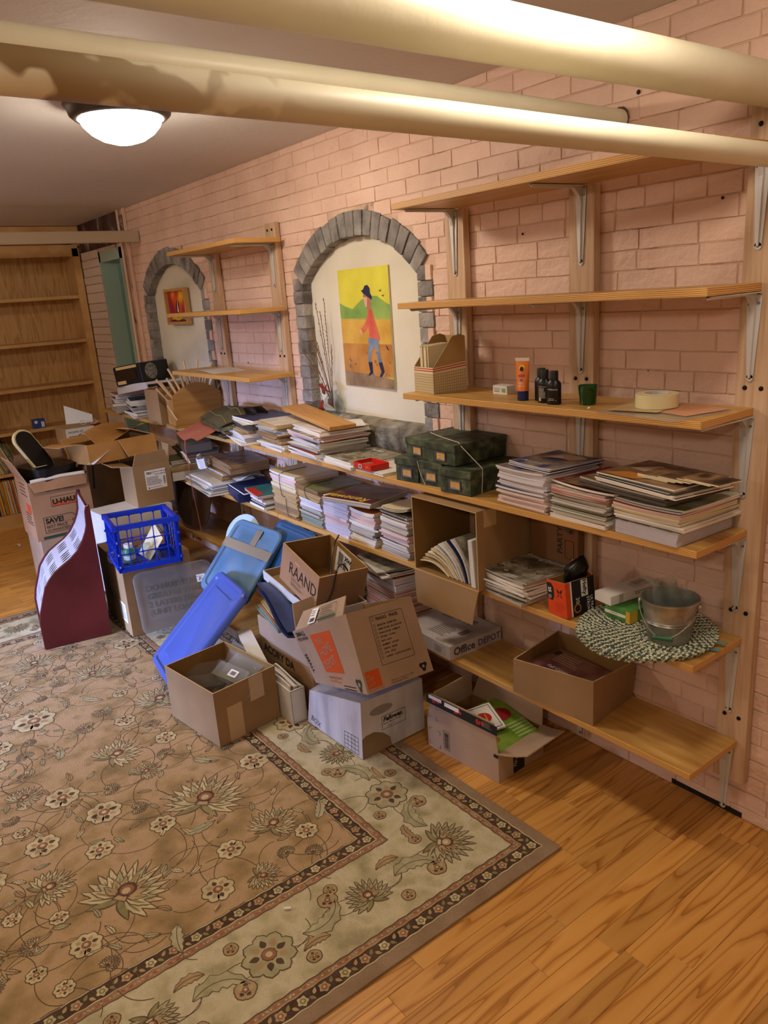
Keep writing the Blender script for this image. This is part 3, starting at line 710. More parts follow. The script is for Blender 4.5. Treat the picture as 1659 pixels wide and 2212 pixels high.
# =================================================================== GENERATORS
def cover(name, cols, scale=11, rough=.45):
    n = len(cols); return mat('cover_'+name, cols[0], rough, ramp=[(.28+.44*i/(n-1), c) for i, c in enumerate(cols)], scale=scale, detail=3, offs=True, coat=.06)
CV = dict(
    blue=cover('blue', ['1C2A4E', '24386A', '8A7A66', 'C0AC92']), red=cover('red', ['7C1F1C', 'A12E26', '8C241F']),
    dark=cover('dark', ['2A211C', '5B4634', '8C6E4E', '3A2D25']), grey=cover('grey', ['4B463C', '6A6353', 'A39C87', '58513F'], 16),
    green=cover('green', ['5A7A35', 'D8D3C2', '6D8B3E']), tan=cover('tan', ['A98D5E', 'C2A878', '9A7D50']), manila=cover('manila', ['D2C39A', 'DBCDA8'], 4),
    navy=cover('navy', ['1E2747', '2A3560']), teal=cover('teal', ['1E5D60', '2D7276']), white=cover('white', ['D6D2C8', 'E2DED5']), maroon=cover('maroon', ['4E1420', '5E1A26', '7A6A22', '4A1A1E'], 5),
    pale=cover('pale', ['C8C2B6', 'D8D2C6', 'B8AFA2']), olive=cover('olive', ['5C5F3C', '74764C', '3F4A34']), rust=cover('rust', ['9A4A32', 'AC5A3E']), purple=cover('purple', ['4A2E44', '7A4A48', '8C6A50', '3E2648']), gold=cover('gold', ['C9A22F', 'D8B448']), orange=cover('orange', ['B8622C', 'C87A3C']))
def page(name, a, b_): return mat('pages_'+name, a, .85, ramp=[(.35, b_), (.65, a)], scale=9, stretch=(.3, .3, 60), detail=1)
PG = dict(white=page('white', 'EEEAE2', 'D2CCC2'), lav=page('lavender', 'E0DCE6', 'C2BECA'), pink=page('pink', 'E6CCC6', 'D0B0AC'), cream=page('cream', 'E4D8B6', 'C8B690'), grey=page('grey', 'BEB9AF', '928D84'),
          green=page('green', '9AA08C', '6F7764'), tan=page('tan', 'BFA274', '97794C'), dark=page('dark', '5B5650', '3B3733'), red=page('red', 'A23A30', 'D8CFC4'), brown=page('brown', '9A7B58', '74583A'))
def mag(name, label, cat, loc, w_, d, t, cv, pg, rz=0, group=None, bend=None, tilt=(0, 0), spine=None, parent=None):
    nu, nv = 8, 4; mb = MB(); bd = bend or (lambda x, y: 0)
    T_ = lambda h: (lambda u, v: ((u-.5)*w_, (v-.5)*d, h+bd((u-.5)*w_, (v-.5)*d)))
    mb.grid(T_(t), nu, nv, 0); mb.grid(T_(0), nu, nv, 0, True)
    sp = {'front': 0, 'right': 1, 'back': 2, 'left': 3}.get(spine, -1)
    mi = lambda k: 0 if sp == k else 1
    a, b_ = T_(0), T_(t)
    mb.grid(lambda u, k: (b_ if k > .5 else a)(u, 0), nu, 1, mi(0)); mb.grid(lambda u, k: (b_ if k > .5 else a)(u, 1), nu, 1, mi(2), True)
    mb.grid(lambda v, k: (b_ if k > .5 else a)(0, v), nv, 1, mi(3), True); mb.grid(lambda v, k: (b_ if k > .5 else a)(1, v), nv, 1, mi(1))
    o = mb.build(name, [cv, pg], parent, loc, (radians(tilt[0]), radians(tilt[1]), radians(rz)))
    if label: tag(o, label, cat, group)
    o['_t'] = t; return o
class CurvedInk(Ink):
    def __init__(s, w_, d, t, bd): s.W = w_; s.H = d; s.t = t; s.bd = bd; s.mb = MB(); s.mats = []
    def P(s, u, v, k=0):
        x, y = u-s.W/2, v-s.H/2; return Vector((x, y, s.t+(s.bd(x, y) if s.bd else 0)+.0008+k*.0003))
def stack(n, x, y, z, w_, d, H, covers, pages, label, group, rz=0, jit=.006, jr=2.0, top=None, name='magazine', cat='magazine', amp=0.0, bf=None, topcv=None, spine=None, drift=(0, 0), vary=.35):
    """a pile of n magazines, each its own object; returns the top one, its height and its bend"""
    r = random.Random(int(abs(x)*1000+z*77)); ts = [r.uniform(1-vary, 1+vary) for _ in range(n)]; S = sum(ts); zz = z
    bf = bf or (lambda X, Y: (X/(w_/2))**2*.5+(Y < 0)*(Y/(d/2))**2*.3)
    last = None
    for i in range(n):
        t = ts[i]/S*H; k = (i+1)/n
        bd = (lambda X, Y, k=k: amp*k*bf(X, Y)) if amp else None
        cv = covers[i % len(covers)] if not (i == n-1 and topcv) else topcv; pg = pages[min(len(pages)-1, int(i/n*len(pages)))]
        lab = top if (top and i == n-1) else label
        f = lambda q: q*(r.uniform(-1, 1))
        last = mag(name, lab, cat, (x+f(jit)+drift[0]*k, y+f(jit)+drift[1]*k, zz), w_*r.uniform(.97, 1.02), d*r.uniform(.97, 1.0), t*.96, CV[cv], PG[pg], rz+f(jr), group, bd, spine=spine)
        if not (top and i == n-1): last['label'] = label
        zz += t
        lastt, lastbd = t*.96, bd
    if top and group: last['group'] = group
    if top: last['group'] = group+', top one' if False else group
    return last, zz, lastt, lastbd
def ink_on(o, w_, d, t, bd): return CurvedInk(w_, d, t, bd)

FLQ = []
def carton(name, label, cat, loc, rot=(0, 0, 0), dims=None, corners=None, mo=None, mi_=None, me=None, open_=True, flaps=(), t=.0045, group=None, body='box_body'):
    mo = mo or CARD; mi_ = mi_ or CARDD; me = me or CARDE
    th = thing(name, label, cat, loc, rot, group)
    if corners: C8 = [Vector(c)-Vector(loc) for c in corners]
    else:
        a, b_, h = dims[0]/2, dims[1]/2, dims[2]; C8 = [Vector(p) for p in ((-a, -b_, 0), (a, -b_, 0), (a, b_, 0), (-a, b_, 0), (-a, -b_, h), (a, -b_, h), (a, b_, h), (-a, b_, h))]
    ex, ey, ez = (C8[1]-C8[0]).length, (C8[3]-C8[0]).length, (C8[4]-C8[0]).length
    def P(a, b_, c):
        B_ = (C8[0]*(1-a)+C8[1]*a)*(1-b_)+(C8[3]*(1-a)+C8[2]*a)*b_; U = (C8[4]*(1-a)+C8[5]*a)*(1-b_)+(C8[7]*(1-a)+C8[6]*a)*b_; return B_*(1-c)+U*c
    mb = MB(); n = 6; tx, ty, tz = t/ex, t/ey, t/ez
    rim = [((0, 0), (1, 0)), ((1, 0), (1, 1)), ((1, 1), (0, 1)), ((0, 1), (0, 0))]
    sh = lambda a, b_: (tx+(1-2*tx)*a, ty+(1-2*ty)*b_)
    for (p, q) in rim:
        L_ = lambda u, p=p, q=q: (p[0]+(q[0]-p[0])*u, p[1]+(q[1]-p[1])*u)
        mb.grid(lambda u, v: P(*L_(u), v), n, n, 0)
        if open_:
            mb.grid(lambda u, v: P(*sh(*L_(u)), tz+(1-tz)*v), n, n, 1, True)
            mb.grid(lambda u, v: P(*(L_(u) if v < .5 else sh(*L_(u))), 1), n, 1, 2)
    mb.grid(lambda u, v: P(u, v, 0), 2, 2, 0, True)
    mb.grid((lambda u, v: P(*sh(u, v), tz)) if open_ else (lambda u, v: P(u, v, 1)), n, n, 1 if open_ else 0)
    mb.build(body, [mo, mi_, me], th)
    idx = {'front': (0, 1), 'right': (1, 2), 'back': (2, 3), 'left': (3, 0)}
    for fl_ in flaps:
        side, Lf, ang = fl_[:3]; s0, s1 = fl_[3] if len(fl_) > 3 else (0.01, .99); curl = fl_[4] if len(fl_) > 4 else 0
        i, j = idx[side]; p, q = C8[4+i].lerp(C8[4+j], s0), C8[4+i].lerp(C8[4+j], s1)
        up = ((C8[4+i]-C8[i])+(C8[4+j]-C8[j])).normalized(); out = (q-p).cross(up).normalized()
        def F(u, v, p=p, q=q, up=up, out=out, Lf=Lf, ang=ang, curl=curl):
            a = radians(ang+curl*v); a2 = radians(ang+curl*v*.5)
            dirn = up*cos(a2)+out*sin(a2); ins = .02*v*(1-2*u)
            return p.lerp(q, u)+dirn*(Lf*v)+(q-p).normalized()*ins
        FLQ.append((th, F(0, 0), F(1, 0), F(1, 1), F(0, 1)))
        MB().slab(F, 4, 5, -.0035, 0, 2).build('flap', [mo if abs(ang) < 400 else mi_, mi_, me], th)
    def face(side, inner=False, off=.0008):
        if side == 'top': return Ink(C8[4], C8[5], C8[6], C8[7], off)
        i, j = idx[side]
        if inner:
            c = [P(*sh(*a), b_) for a, b_ in (({0: (0, 0), 1: (1, 0), 2: (1, 1), 3: (0, 1)}[j], 0), ({0: (0, 0), 1: (1, 0), 2: (1, 1), 3: (0, 1)}[i], 0), ({0: (0, 0), 1: (1, 0), 2: (1, 1), 3: (0, 1)}[i], 1), ({0: (0, 0), 1: (1, 0), 2: (1, 1), 3: (0, 1)}[j], 1))]
            return Ink(*c, off)
        return Ink(C8[i], C8[j], C8[4+j], C8[4+i], off)
    return th, face, P
def arc(n, fn): return [fn(i/(n-1)) for i in range(n)]

# =================================================================== SHELF 3 (eye level): small things
Z1, Z2, Z3, Z4, Z5, Z6 = SH
FLORAL = mat('file_box_card', 'CDB98F', .6); GRIDM = mat('file_box_grid_line', '6E5A44', .7)
mf = thing('magazine_file', 'cream checked cardboard magazine file holding pamphlets at the left end of a shelf', 'file box', (-1.931, 1.680, Z3), (0, 0, -8.2))
mb = MB(); a, b_ = .058, .063; t = .002
sidep = [(-b_, 0), (b_, 0), (b_, .175), (b_-.02, .182), (b_-.05, .176), (-b_, .084)]
for sx in (-1, 1):
    mb.prism(sidep, 0, t, 0, Matrix(((0, 0, 1, sx*a-t/2), (1, 0, 0, 0), (0, 1, 0, 0), (0, 0, 0, 1))))
mb.box((0, -b_+t/2, .042), (2*a, t, .084)); mb.box((0, b_-t/2, .088), (2*a, t, .176)); mb.box((0, 0, t/2), (2*a, 2*b_, t))
mb.build('file_body', [mat('kraft_file_card', 'A98A5C', .8)], mf)
for (c, nm) in (((Vector((-a, -b_, 0)), Vector((a, -b_, 0)), Vector((a, -b_, .084)), Vector((-a, -b_, .084))), 'f'), ((Vector((a+t/2, -b_, 0)), Vector((a+t/2, b_, 0)), Vector((a+t/2, b_, .094)), Vector((a+t/2, -b_, .084))), 'r')):
    k = Ink(*c, off=.0012); k.rect(0, 0, k.W, .064, FLORAL); k.rect(0, .078, k.W, .003, RED, 1); k.rect(0, .071, k.W, .003, RED, 1); k.rect(0, .064, k.W, .02, mat('cream_print', 'D8C8A4', .7))
    for i in range(int(k.W/.0085)+1): k.rect(i*.0085, 0, .0009, .064, GRIDM, 1)
    for i in range(8): k.rect(0, .002+i*.0085, k.W, .0009, GRIDM, 1)
    k.done(mf)
for i in range(7):
    o = MB().box((0, 0, .075), (.005, .085+.004*(i % 3), .15-.012*(i % 2)), 1).build('pamphlet', [CV['manila'], PG['cream']])
    o.data.materials.clear(); o.data.materials.append(PG['cream'] if i % 2 else CV['manila'])
    o.matrix_world = Matrix.Translation((-1.931, 1.680, Z3)) @ Matrix.Rotation(radians(-8.2), 4, 'Z') @ Matrix.Translation((-.036+i*.0075, -.008, .004)) @ Matrix.Rotation(radians(5), 4, 'Y') @ Matrix.Rotation(radians(3), 4, 'X')
    tag(o, 'cream pamphlet standing inside the checked magazine file', 'pamphlet', 'pamphlets in the magazine file')
# soap box
t_, f_, _ = carton('soap_box', 'small white carton with green print on the shelf by the orange tube', 'box', (-1.685, 1.725, Z3), (0, 0, -2), (.062, .036, .026), mo=WCARD, open_=False, body='carton_body')
k = f_('front'); k.rect(.04, .006, .015, .012, mat('lime_print', '7DA05A', .6)); k.text('Natural Soap', .006, .016, .005, GREENI); k.lines(.006, .011, .03, 2, .004, INKF); k.done(t_)
k = f_('top'); k.text('Natural Soap', .008, .015, .006, GREENI); k.done(t_)
# orange sunscreen tube, cap down
tb = thing('lotion_tube', 'orange sun lotion tube standing on its dark blue cap', 'tube', (-1.532, 1.645, Z3), (0, 0, 20))
MB().lathe([(0, 0), (.0155, 0), (.0165, .003), (.0165, .028), (0, .028)], 24).build('cap', mat('navy_cap', '232A5C', .35), tb, smooth=True)
def tubef(u, v):
    a_ = u*2*pi; k_ = v; rx = .0175+.004*k_; ry = .0155*(1-k_)+.0012; return (rx*cos(a_), ry*sin(a_), .028+.085*v)
OR_ = mat('orange_tube_plastic', 'E0761F', .35, coat=.3)
MB().grid(tubef, 28, 10, 0).build('tube_body', OR_, tb, smooth=True)
MB().box((0, 0, .1165), (.043, .0028, .009)).build('crimped_end', mat('white_tube_end', 'D8D2C8', .4), tb)
class TubeInk(Ink):
    def __init__(s): s.W = .03; s.H = .085; s.mb = MB(); s.mats = []
    def P(s, u, v, k=0): p = Vector(tubef(.75+(u-.015)/.11, v/.085)); return p+Vector((0, -.0006-k*.0002, 0))
k = TubeInk(); k.disc(.015, .066, .008, mat('yellow_print', 'E3B93A', .4)); k.disc(.015, .062, .005, INK, 1, sy=1.3); k.text('KIDS', .006, .040, .009, mat('purple_print', '6A3A7A', .4), 1, bold=.03); k.disc(.015, .031, .0035, mat('blue_print', '3A66A8', .4), 1)
k.lines(.006, .024, .018, 2, .004, WHITE, 1, seed=8); k.text('SPF 50', .007, .012, .0065, WHITE, 1, bold=.02); k.rect(.0, .0, .03, .007, mat('blue_print', '3A66A8', .4)); k.done(tb)
# three black bottles
def bottle(x, y, rz, lab, tex):
    t = thing('shampoo_bottle', lab, 'bottle', (x, y, Z3), (0, 0, rz), 'small black toiletry bottles on the shelf')
    R_ = [(0, 0), (.0185, 0), (.0205, .003), (.0205, .052), (.019, .060), (.012, .066), (.0115, .068), (0, .068)]
    MB().lathe(R_, 24, 0, None, 1.0, .72).build('bottle_body', BLACK, t, smooth=True)
    MB().lathe([(0, .067), (.012, .067), (.012, .089), (.0112, .091), (0, .091)], 20).build('cap', mat('black_cap', '1A1A1A', .5), t, smooth=True)
    if tex:
        class BI(Ink):
            def __init__(s): s.W = .03; s.H = .05; s.mb = MB(); s.mats = []
            def P(s, u, v, k=0): a_ = -pi/2+(u-.015)/.0185; return Vector((.0210*cos(a_), .0210*.72*sin(a_)-.0004-k*.0002, v))
        k = BI()
        if tex == 1:
            k.text('TRESemmé', .0035, .040, .0056, mat('silver_print', 'B8B4AC', .3), 0, bold=.02); k.lines(.006, .016, .018, 2, .004, mat('silver_print'), 0); k.rect(.004, .010, .022, .0035, mat('gold_print', '9A8A5A', .3)); 
        else: k.text('TRESemmé', .004, .044, .005, mat('silver_print', 'B8B4AC', .3)); k.lines(.005, .040, .02, 9, .0032, mat('silver_print'), 0, .45); k.rect(.006, .006, .006, .008, mat('silver_print'))
        k.done(t)
bottle(-1.482, 1.668, 10, 'black toiletry bottle at the back left of the three, no writing showing', 0)
bottle(-1.446, 1.640, 12, 'black toiletry bottle in the middle of the three, back label of fine print', 2)
bottle(-1.402, 1.628, 18, 'black toiletry bottle nearest the green glass, front label showing', 1)
MB().lathe([(0, 0), (.020, 0), (.0215, .002), (.0265, .052), (.0245, .052), (.0195, .008), (0, .007)], 28).build('glass_votive', mat('green_glass', '0F6A34', .08, trans=.75, coat=.3), None, (-1.318, 1.667, Z3), smooth=True)
tag(bpy.context.scene.objects[-1] if False else [o for o in COL.objects if o.name.startswith('glass_votive')][-1], 'green glass tumbler to the right of the black bottles', 'glass')
# loose sheets and the tape roll
sl_ = thing('plastic_sleeve', 'clear plastic sleeve lying under the masking tape roll', 'sleeve', (-1.09, 1.655, Z3+.0005), (0, 0, -8))
MB().box((0, 0, .001), (.25, .20, .0012)).build('sleeve_sheet', ACRYL, sl_)
o = MB().slab(lambda u, v: ((u-.5)*.17, (v-.5)*.14, 0), 2, 2, .0006).build('leaflet', mat('peach_paper', 'C9936E', .8), None, (-1.06, 1.70, Z3+.0028), (0, 0, radians(-14))); tag(o, 'peach and yellow leaflet under the masking tape roll', 'paper')
o = MB().box((0, 0, 0), (.13, .16, .0008)).build('leaflet', CV['tan'], None, (-1.15, 1.685, Z3+.0045), (0, 0, radians(10))); tag(o, 'cream leaflet under the left side of the masking tape roll', 'paper')
tr_ = thing('tape_roll', 'cream masking tape roll lying on papers at the right end of a shelf', 'tape', (-1.125, 1.692, Z3+.0055), (0, 0, 0))
MB().lathe([(.032, 0), (.052, 0), (.052, .033), (.032, .033), (.032, 0)], 40).build('tape', mat('masking_tape', 'D9CD9E', .5), tr_, smooth=True)
MB().lathe([(.0305, .0), (.032, 0), (.032, .034), (.0305, .034), (.0305, 0)], 32).build('core', WCARD, tr_, smooth=True)
o = MB().lathe([(0, 0), (.004, .001), (.003, .004), (0, .005)], 7).build('paper_scrap', WHITE, None, (-1.27, 1.61, Z3)); tag(o, 'tiny white crumb on the shelf right of the green glass', 'scrap')
o = MB().slab(lambda u, v: ((u-.5)*.30, (v-.5)*.17, .002*sin(u*5)), 8, 2, .0008).build('paper_sheet', WCARD, None, (-3.66, 1.71, Z3+.0015), (0, 0, radians(-7))); tag(o, 'large white sheet lying on the lowest board of the small shelf unit', 'paper')

# =================================================================== SHELF 4 RIGHT
GBOX = mat('green_marbled_paper', '3C4634', .6, ramp=[(.32, '262C20'), (.5, '3E4735'), (.68, '5E664C')], scale=28, detail=6, bump=.8, bscale=60, offs=True)
GHOLD = mat('pewter_frame', '6E727C', .4, .7)
def green_box(x, y, z, w_, d, h, rz, label):
    t = thing('storage_box', label, 'box', (x, y, z), (0, 0, rz), 'green marbled storage boxes')
    MB().box((0, 0, h/2-.0015), (w_-.006, d-.006, h-.003)).build('box_body', GBOX, t, bevel=.002)
    MB().box((0, 0, h-.0125), (w_, d, .025)).build('lid', GBOX, t, bevel=.002)
    hd = MB(); f = -d/2+.003
    for (cx, cz, dx, dz) in ((0, -.014, .05, .004), (0, .014, .05, .004), (-.023, 0, .004, .028), (.023, 0, .004, .028)): hd.box((cx, f-.0015, h*.38+cz), (dx, .003, dz))
    H_ = hd.build('label_holder', GHOLD, t); 
    MB().box((0, f-.0006, h*.38), (.044, .0008, .026)).build('paper_label', mat('kraft_label', 'D0A566', .8), H_)
    k = Ink((-.022, f-.001, h*.38-.013), (.022, f-.001, h*.38-.013), (.022, f-.001, h*.38+.013), (-.022, f-.001, h*.38+.013)); k.disc(.016, .002, .009, mat('pewter_tab', 'A8A498', .4, .5), 1, sy=.6); k.text({0: 'A-D', 1: 'E-G', 2: 'H-M', 3: 'N-R', 4: 'S-Z'}[0] if False else '~·~', .012, .012, .012, INKF, 1); k.done(t); return t
green_box(-2.035, 1.668, Z4, .112, .165, .083, 7.3, 'green marbled box at the left end of the bottom row of green boxes')
green_box(-1.922, 1.680, Z4, .108, .165, .083, 7.3, 'green marbled box in the middle of the bottom row of green boxes')
green_box(-1.778, 1.700, Z4, .137, .250, .080, 5, 'green marbled box at the right end of the bottom row, beside the magazines')
green_box(-1.990, 1.722, Z4+.083, .122, .225, .069, -.5, 'green marbled box on top of the pile at the left')
green_box(-1.855, 1.715, Z4+.083, .145, .235, .069, -.5, 'green marbled box on top of the pile at the right')
CORD = mat('cream_cord', 'C9C0A8', .7)
o = MB().tube([(-2.02, 1.70, Z4+.155), (-1.93, 1.665, Z4+.156), (-1.80, 1.63, Z4+.156), (-1.776, 1.622, Z4+.145), (-1.705, 1.64, Z4+.082), (-1.698, 1.633, Z4+.06), (-1.700, 1.630, Z4+.004)], .0013, 6).build('string', CORD, smooth=True); tag(o, 'cream string tied over the pile of green marbled boxes', 'string')
o = MB().tube([(-1.965, 1.589, Z4+.082), (-1.955, 1.588, Z4+.05), (-1.942, 1.590, Z4+.02), (-1.932, 1.592, Z4+.002)], .0011, 6).build('string', CORD, smooth=True); tag(o, 'short string end hanging down the front of the middle green box', 'string')

g = 'pale edged magazines right of the green boxes'
o, zt, tt, bd = stack(20, -1.488, 1.695, Z4, .195, .215, .113, ['blue', 'pale', 'white'], ['pink', 'pink', 'lav', 'lav', 'lav'], 'lavender and pink edged magazine in the tall stack right of the green boxes', g, rz=-3, top='magazine with yellow strip topping the tall stack beside the green boxes', topcv='blue', amp=.008)
o, zt2, tt, bd = stack(3, -1.47, 1.705, zt+.004, .18, .20, .010, ['navy', 'blue'], ['lav'], 'blue covered magazine curling on top of the tall stack', 'curling blue magazines', rz=-6, top='uppermost blue magazine with a pale picture, curling on the tall stack', topcv='blue', amp=.006)
k = ink_on(o, .18, .2, tt, bd); k.poly([(.02, .09), (.07, .13), (.13, .12), (.16, .16), (.12, .18), (.05, .17)], mat('sand_print', 'BFA487', .4)); k.poly([(.04, .11), (.07, .16), (.10, .13)], mat('white_print', 'D8D4CC', .4), 1); k.text('Alumni', .02, .03, .03, mat('white_print'), 1); k.done(o)
g = 'magazines in the white and green edged stack'
o, zt, tt, bd = stack(16, -1.275, 1.690, Z4, .195, .22, .086, ['white', 'red', 'pale', 'green'], ['white', 'green', 'grey', 'red'], 'white, green or red edged magazine in the middle stack under the red bordered cover', g, rz=-3, amp=.006)
o, zt, tt, bd = stack(1, -1.262, 1.700, zt+.003, .235, .225, .006, ['red'], ['white'], 'x', 'x', rz=-8, jit=0, jr=0, amp=.010); del o['group']
o['label'] = 'red bordered magazine with large white title lying on the middle stack'
k = ink_on(o, .235, .22, tt, bd); k.rect(.022, .0, .21, .20, CV['dark']); k.text('FLEUR', .012, .030, .050, mat('white_print'), 1, rot=0, sx=.7); k.done(o)
g = 'cream edged magazines at the right end'
pw = thing('wrapped_pack', 'shrink-wrapped pack of magazines at the bottom of the right-hand stack', 'magazine pack', (-1.065, 1.690, Z4), (0, 0, -3))
for i in range(6): mag('wrapped_magazine', None, None, (0, 0, .0015+i*.0055), .182, .225, .0052, CV['pale'], PG['lav'], RND.uniform(-1, 1), parent=pw)
MB().slab(lambda u, v: ((u-.5)*.192, (v-.5)*.235, .0345+.0015*sin(u*19)*sin(v*17)), 12, 12, .0003).build('plastic_wrap', WRAP, pw)
def wrapside(u, v):
    P_ = [(-.096, -.1175), (.096, -.1175), (.096, .1175), (-.096, .1175), (-.096, -.1175)]; q = u*4; i = min(3, int(q)); q -= i
    x = P_[i][0]*(1-q)+P_[i+1][0]*q; y = P_[i][1]*(1-q)+P_[i+1][1]*q; n_ = .0012*sin(u*150)*sin(v*9); return (x*(1+n_*8), y*(1+n_*8), .0345*v)
MB().grid(wrapside, 64, 4).build('plastic_wrap', WRAP, pw)
o, zt, tt, bd = stack(9, -1.06, 1.692, Z4+.038, .20, .235, .050, ['white', 'manila', 'red', 'teal'], ['white', 'cream', 'pink', 'white'], 'cream or white edged magazine in the right-hand stack above the wrapped pack', g, rz=-4, top='green and white covered magazine topping the right-hand stack', topcv='green', amp=.008)
g = 'dark covered magazines lying across'
o, zt, tt, bd = stack(3, -1.118, 1.665, Z4+.107, .30, .215, .018, ['dark'], ['dark', 'grey'], 'large dark covered magazine lying across the two right-hand stacks', g, rz=-10, amp=.006, jr=3)
o, zt, tt, bd = stack(5, -1.075, 1.645, zt+.007, .26, .19, .022, ['dark', 'white', 'pale'], ['white', 'dark', 'white'], 'white edged magazine in the small upper pile on the dark magazines', 'upper pile of white edged magazines', rz=-12, top='magazine with orange patch topping the upper white edged pile', topcv='dark', jr=3)
k = ink_on(o, .26, .19, tt, bd); k.poly([(.01, .01), (.12, .01), (.15, .05), (.06, .06)], mat('amber_print', 'B8772E', .4)); k.poly([(.03, .09), (.08, .15), (.14, .12), (.11, .08)], mat('sand_print'), 1); k.done(o)
for i in range(6):
    o = mag('booklet', 'small dark booklet fanned out in two rows on the top magazines' , 'booklet', (-1.055+i*.022+(.03 if i > 3 else 0), 1.625-i*.004, zt+.001+i*.0032), .095, .078, .003*2.6 if i < 1 else .003, CV['dark'], PG['cream'], -10, 'small dark booklets')

# =================================================================== SHELF 5 RIGHT
# being-human style stack
def human_cover(o, w_, d, t, bd, txt='being human', ang=0, g_=False, size=.034):
    k = ink_on(o, w_, d, t, bd); R3 = random.Random(4)
    for i in range(26):
        c = R3.choice(('BDB6A2', '8E8672', '4F4A3C', 'A59A7E', '6F6A58')); x, y = R3.uniform(.02, w_-.02), R3.uniform(.015, d*.72)
        r_ = R3.uniform(.006, .013); k.poly([(x+r_*cos(q)*(1+.3*sin(2*q+i)), y+r_*.8*sin(q)) for q in [2*pi*j/9 for j in range(9)]], mat('portrait_'+c, c, .5), 0); k.disc(x, y+.002, r_*.45, mat('portrait_face', '9A8468', .5), 1)
    k.text(txt, w_*.06, d*.80, size, mat('silver_title', 'E4E2D8', .5), 1, bold=.012); k.lines(w_*.45, d*.12, .06, 4, .006, mat('silver_title'), 1); k.done(o)
g = 'grey photo-cover magazines right of the file carton'
o, zt, tt, bd = stack(10, -1.555, 1.690, Z5, .205, .235, .072, ['grey', 'pale', 'grey'], ['grey', 'white', 'white', 'grey'], 'white edged magazine in the stack beside the orange carton', g, rz=-4, jr=6, top='grey magazine with many small portraits topping the stack beside the orange carton', topcv='grey', amp=.010)
human_cover(o, .2, .23, tt, bd)
# orange bin-liner carton
hb, f_, P_ = carton('bin_liner_carton', 'orange and black 25 count trash bag carton with black bags spilling out', 'carton', (-1.348, 1.640, Z5), (0, -6, -6), (.075, .11, .105), mo=mat('orange_carton', 'D2491E', .45), open_=True, body='carton_body', flaps=[('back', .05, -30)], t=.002)
k = f_('front'); k.rect(0, 0, k.W, k.H, mat('orange_carton')); k.poly([(0, .05), (.02, .045), (.028, .06), (.028, .085), (.018, .098), (0, .098)], INK, 1); k.text('25', .006, .085, .016, WHITE, 2, rot=-90, bold=.03); k.lines(.004, .06, .016, 3, .004, WHITE, 2)
for s_ in (-1, 1): k.poly([(.050, .075), (.050+s_*.012, .086), (.050+s_*.008, .070)], INK, 1); k.poly([(.050, .075), (.050+s_*.010, .060), (.050+s_*.006, .058)], INK, 1)
k.lines(.03, .04, .04, 6, .005, RED, 1, seed=9); k.done(hb)
k = f_('right'); k.rect(0, 0, k.W, k.H, INK); k.rect(0, 0, .022, k.H, WHITE, 1); k.rect(.0, 0, .016, k.H, mat('orange_carton'), 2); k.rect(.058, .052, .026, .05, WHITE, 1); k.text('Hefty', .066, .101, .020, INK, 2, rot=-90, bold=.03)
k.text('ULTRA', .092, .048, .014, WHITE, 1, rot=-90, bold=.02); k.text('STRONG', .078, .048, .014, WHITE, 1, rot=-90, bold=.02); k.text('30', .036, .055, .02, WHITE, 1, rot=-90); k.disc(.04, .022, .014, mat('amber_print'), 3); k.disc(.04, .022, .010, INK, 4); k.done(hb)
def bagf(u, v):
    a_ = u*2*pi; r_ = .030*sin(pi*min(.97, v*.86+.12))**.7; n_ = noise.noise(Vector((cos(a_)*2, sin(a_)*2, v*4)))*.25+1
    return (-.004+r_*cos(a_)*n_+.022*v*v, .018+r_*sin(a_)*n_*1.2+.018*v, .080+.082*v)
MB().grid(bagf, 22, 12).build('black_bags', BLACK, hb, smooth=True)
# second carton lying behind
k2, f_, _ = carton('carton', 'printed brown carton lying behind the grey magazine stack', 'box', (-1.535, 1.805, Z5+.075), (0, 0, 0), (.19, .055, .17), mo=mat('dark_kraft', '7A5634', .8), open_=False)
k = f_('front'); k.text('PARTY', .13, .03, .03, INK, 1, rot=90, bold=.01); k.text('SAVER', .17, .06, .02, RED, 1, rot=90); k.poly([(.135, .11), (.16, .15), (.18, .11), (.16, .10)], INKF, 1); k.frame(.14, .02, .035, .06, .0015, INK, 1); k.done(k2)
# carton on its side holding folders
fc, f_, P_ = carton('file_carton', 'brown carton on its side with its flap hanging, full of leaning folders', 'box', (-1.800, 1.832, Z5+.136), (90, 0, 0), (.315, .262, .285), flaps=[('front', .115, 80, (0, 1), 8)], t=.004)
tp = f_('right'); tp.rect(.205, .20, .055, .055, TAPE); tp.done(fc, 'packing_tape')
cols = ['manila', 'tan', 'manila', 'tan', 'white', 'gold', 'manila', 'pale', 'navy', 'white', 'pale', 'manila', 'navy', 'white', 'grey']
lab_ = {'manila': 'manila folder', 'tan': 'tan envelope', 'white': 'white paper sheaf', 'gold': 'yellow folder', 'pale': 'pale grey folder', 'navy': 'dark blue folder', 'grey': 'grey newsletter'}
for i, c in enumerate(cols):
    s_ = i/14; xb = -1.800+.100*s_; lean = 80-52*s_; h_ = .145+.01*s_
    def sheet(u, v, xb=xb, lean=lean, h_=h_, i=i):
        a_ = radians(lean); bow = .018*sin(pi*v)
        return (xb-h_*v*sin(a_)+bow*cos(a_), 1.560+.005*(i % 3)+.225*u, Z5+.010+.022*(1-s_)*0+h_*v*cos(a_)+bow*sin(a_)+.0012*(14-i)*0)
    o = MB().slab(sheet, 3, 6, .0035).build('folder', [CV[c]]); tag(o, lab_[c]+' leaning in the file carton', 'folder', lab_[c]+'s in the file carton')
o = MB().box((0, 0, .08), (.020, .22, .16)).build('binder', [WCARD], None, (-1.675, 1.665, Z5+.005), (0, radians(-4), 0), bevel=.002); tag(o, 'white binder standing at the right side of the file carton', 'binder')
